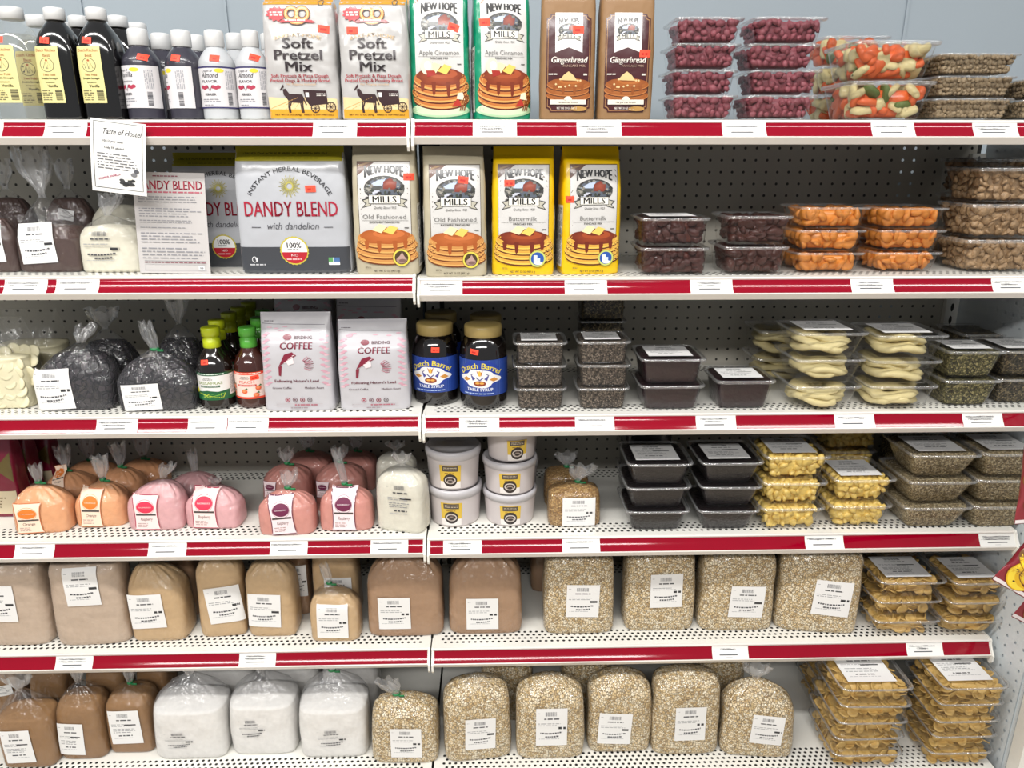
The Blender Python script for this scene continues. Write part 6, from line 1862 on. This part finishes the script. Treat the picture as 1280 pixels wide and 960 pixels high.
base_oats(733, 817, 942, 'base-shelf oat bag fourth of the oats, label leaning', (748, 892, 789, 929, -.05), 15, hid=.195, shoulder=.78)
base_oats(814, 901, 945, 'base-shelf oat bag fifth of the oats', (844, 884, 882, 925, .02), 16, hid=.2)
base_oats(903, 995, 948, 'base-shelf oat bag with pleated top beside the banana chips', (942, 895, 981, 929, -.06), 17, yaw=-.10, hid=.178, shoulder=.70, tail=.03, fan=.35, neck=-.1)
for k, (x0, x1) in enumerate(((600, 668), (700, 765), (868, 930))):
    base_oats(x0, x1, None, 'oat bag in the shaded second row ' + ('between second and third front bags', 'between third and fourth front bags', 'behind the pleated bag')[k], None, 40 + k, Y=.07, hid=.2, d=.08)

stack(6, 1022, 1140, 1042, 1122, None, [], 'banana chips', 'on the base shelf beside the oats', 'banana', 'banana chip boxes', Y=-.085, d=.15, n=5, h=.0402, seed=1, jig=.003, full=.90, ymin=-.09)
stack(6, 1142, 1252, 1160, 1234, None, [], 'banana chips', 'on the base shelf by the panel', 'banana', 'banana chip boxes', Y=-.085, d=.15, n=5, h=.0402, seed=6, jig=.003, full=.90, ymin=-.09)
stack(6, 1008, 1090, 1018, 1080, None, [], 'banana chips', 'set back on the base shelf', 'banana', 'banana chip boxes', Y=.09, d=.13, n=4, h=.047, seed=11, lab=False, full=.90)

# ================================================================== snack pouches hanging at the aisle end
def snack(px, py, ang, w, h, Y, label, seed):
    """pouch hanging so that its lower corner shows at the pixel (px, py)"""
    c = at(px, py, Y)
    a, b = w / 2, .017
    n = 11
    st = [(0, a, .0012, 3), (.012, a, .002, 3), (.03, .985 * a, .35 * b, 2.6), (.3 * h, .95 * a, b, 2.4), (.7 * h, .95 * a, b, 2.4), (h - .03, .985 * a, .35 * b, 2.6), (h - .012, a, .002, 3), (h, a, .0012, 3)]
    P = ring_grid(st, 44, 5, wob(seed, .01))
    P[0, :, 2] += np.where((np.arange(44) % 4) < 2, .003, -.001)
    fr = Front(P)
    R = Matrix.Rotation(ang, 3, 'Y')
    off = R @ Vector((-a, 0, 0))
    t = thing('snack_pouch', label, 'snack pouch', (c[0] - off.x, Y, c[2] - off.z), 0, 'red snack pouches', ry=ang)
    link('pouch', grid_mesh('pouch', P), MAT['pouch_snack'], t)
    A = Art()
    A.rect(-.5 * w, .001, .5 * w, .007, '#e6dcdc')
    A.place('seal', on_front(fr, 0, 0, 0, .0008), MAT['print_gloss'], t, maxedge=.01)
    art_snack(w, h, seed).place('front_print', on_front(fr, 0, 0, 0, .001), MAT['print_gloss'], t, maxedge=.006)
    m = MB()
    m.box(-.003, .003, .002, .006, h - .002, h + .03)
    link('hanger', m.me('hanger'), MAT['dark_metal_and_shade'], t)
snack(1240, 724, math.radians(30), .16, .155, -.30, 'red pouch with yellow bananas hanging tilted at the aisle end, upper of the two', 2)
snack(1264, 770, math.radians(28), .16, .15, -.245, 'red pouch with serrated white edge hanging lower at the aisle end', 3)
snack(1268, 655, math.radians(-6), .15, .19, -.345, 'red pouch hanging beside the sunflower seed boxes, only its edge in view', 5)
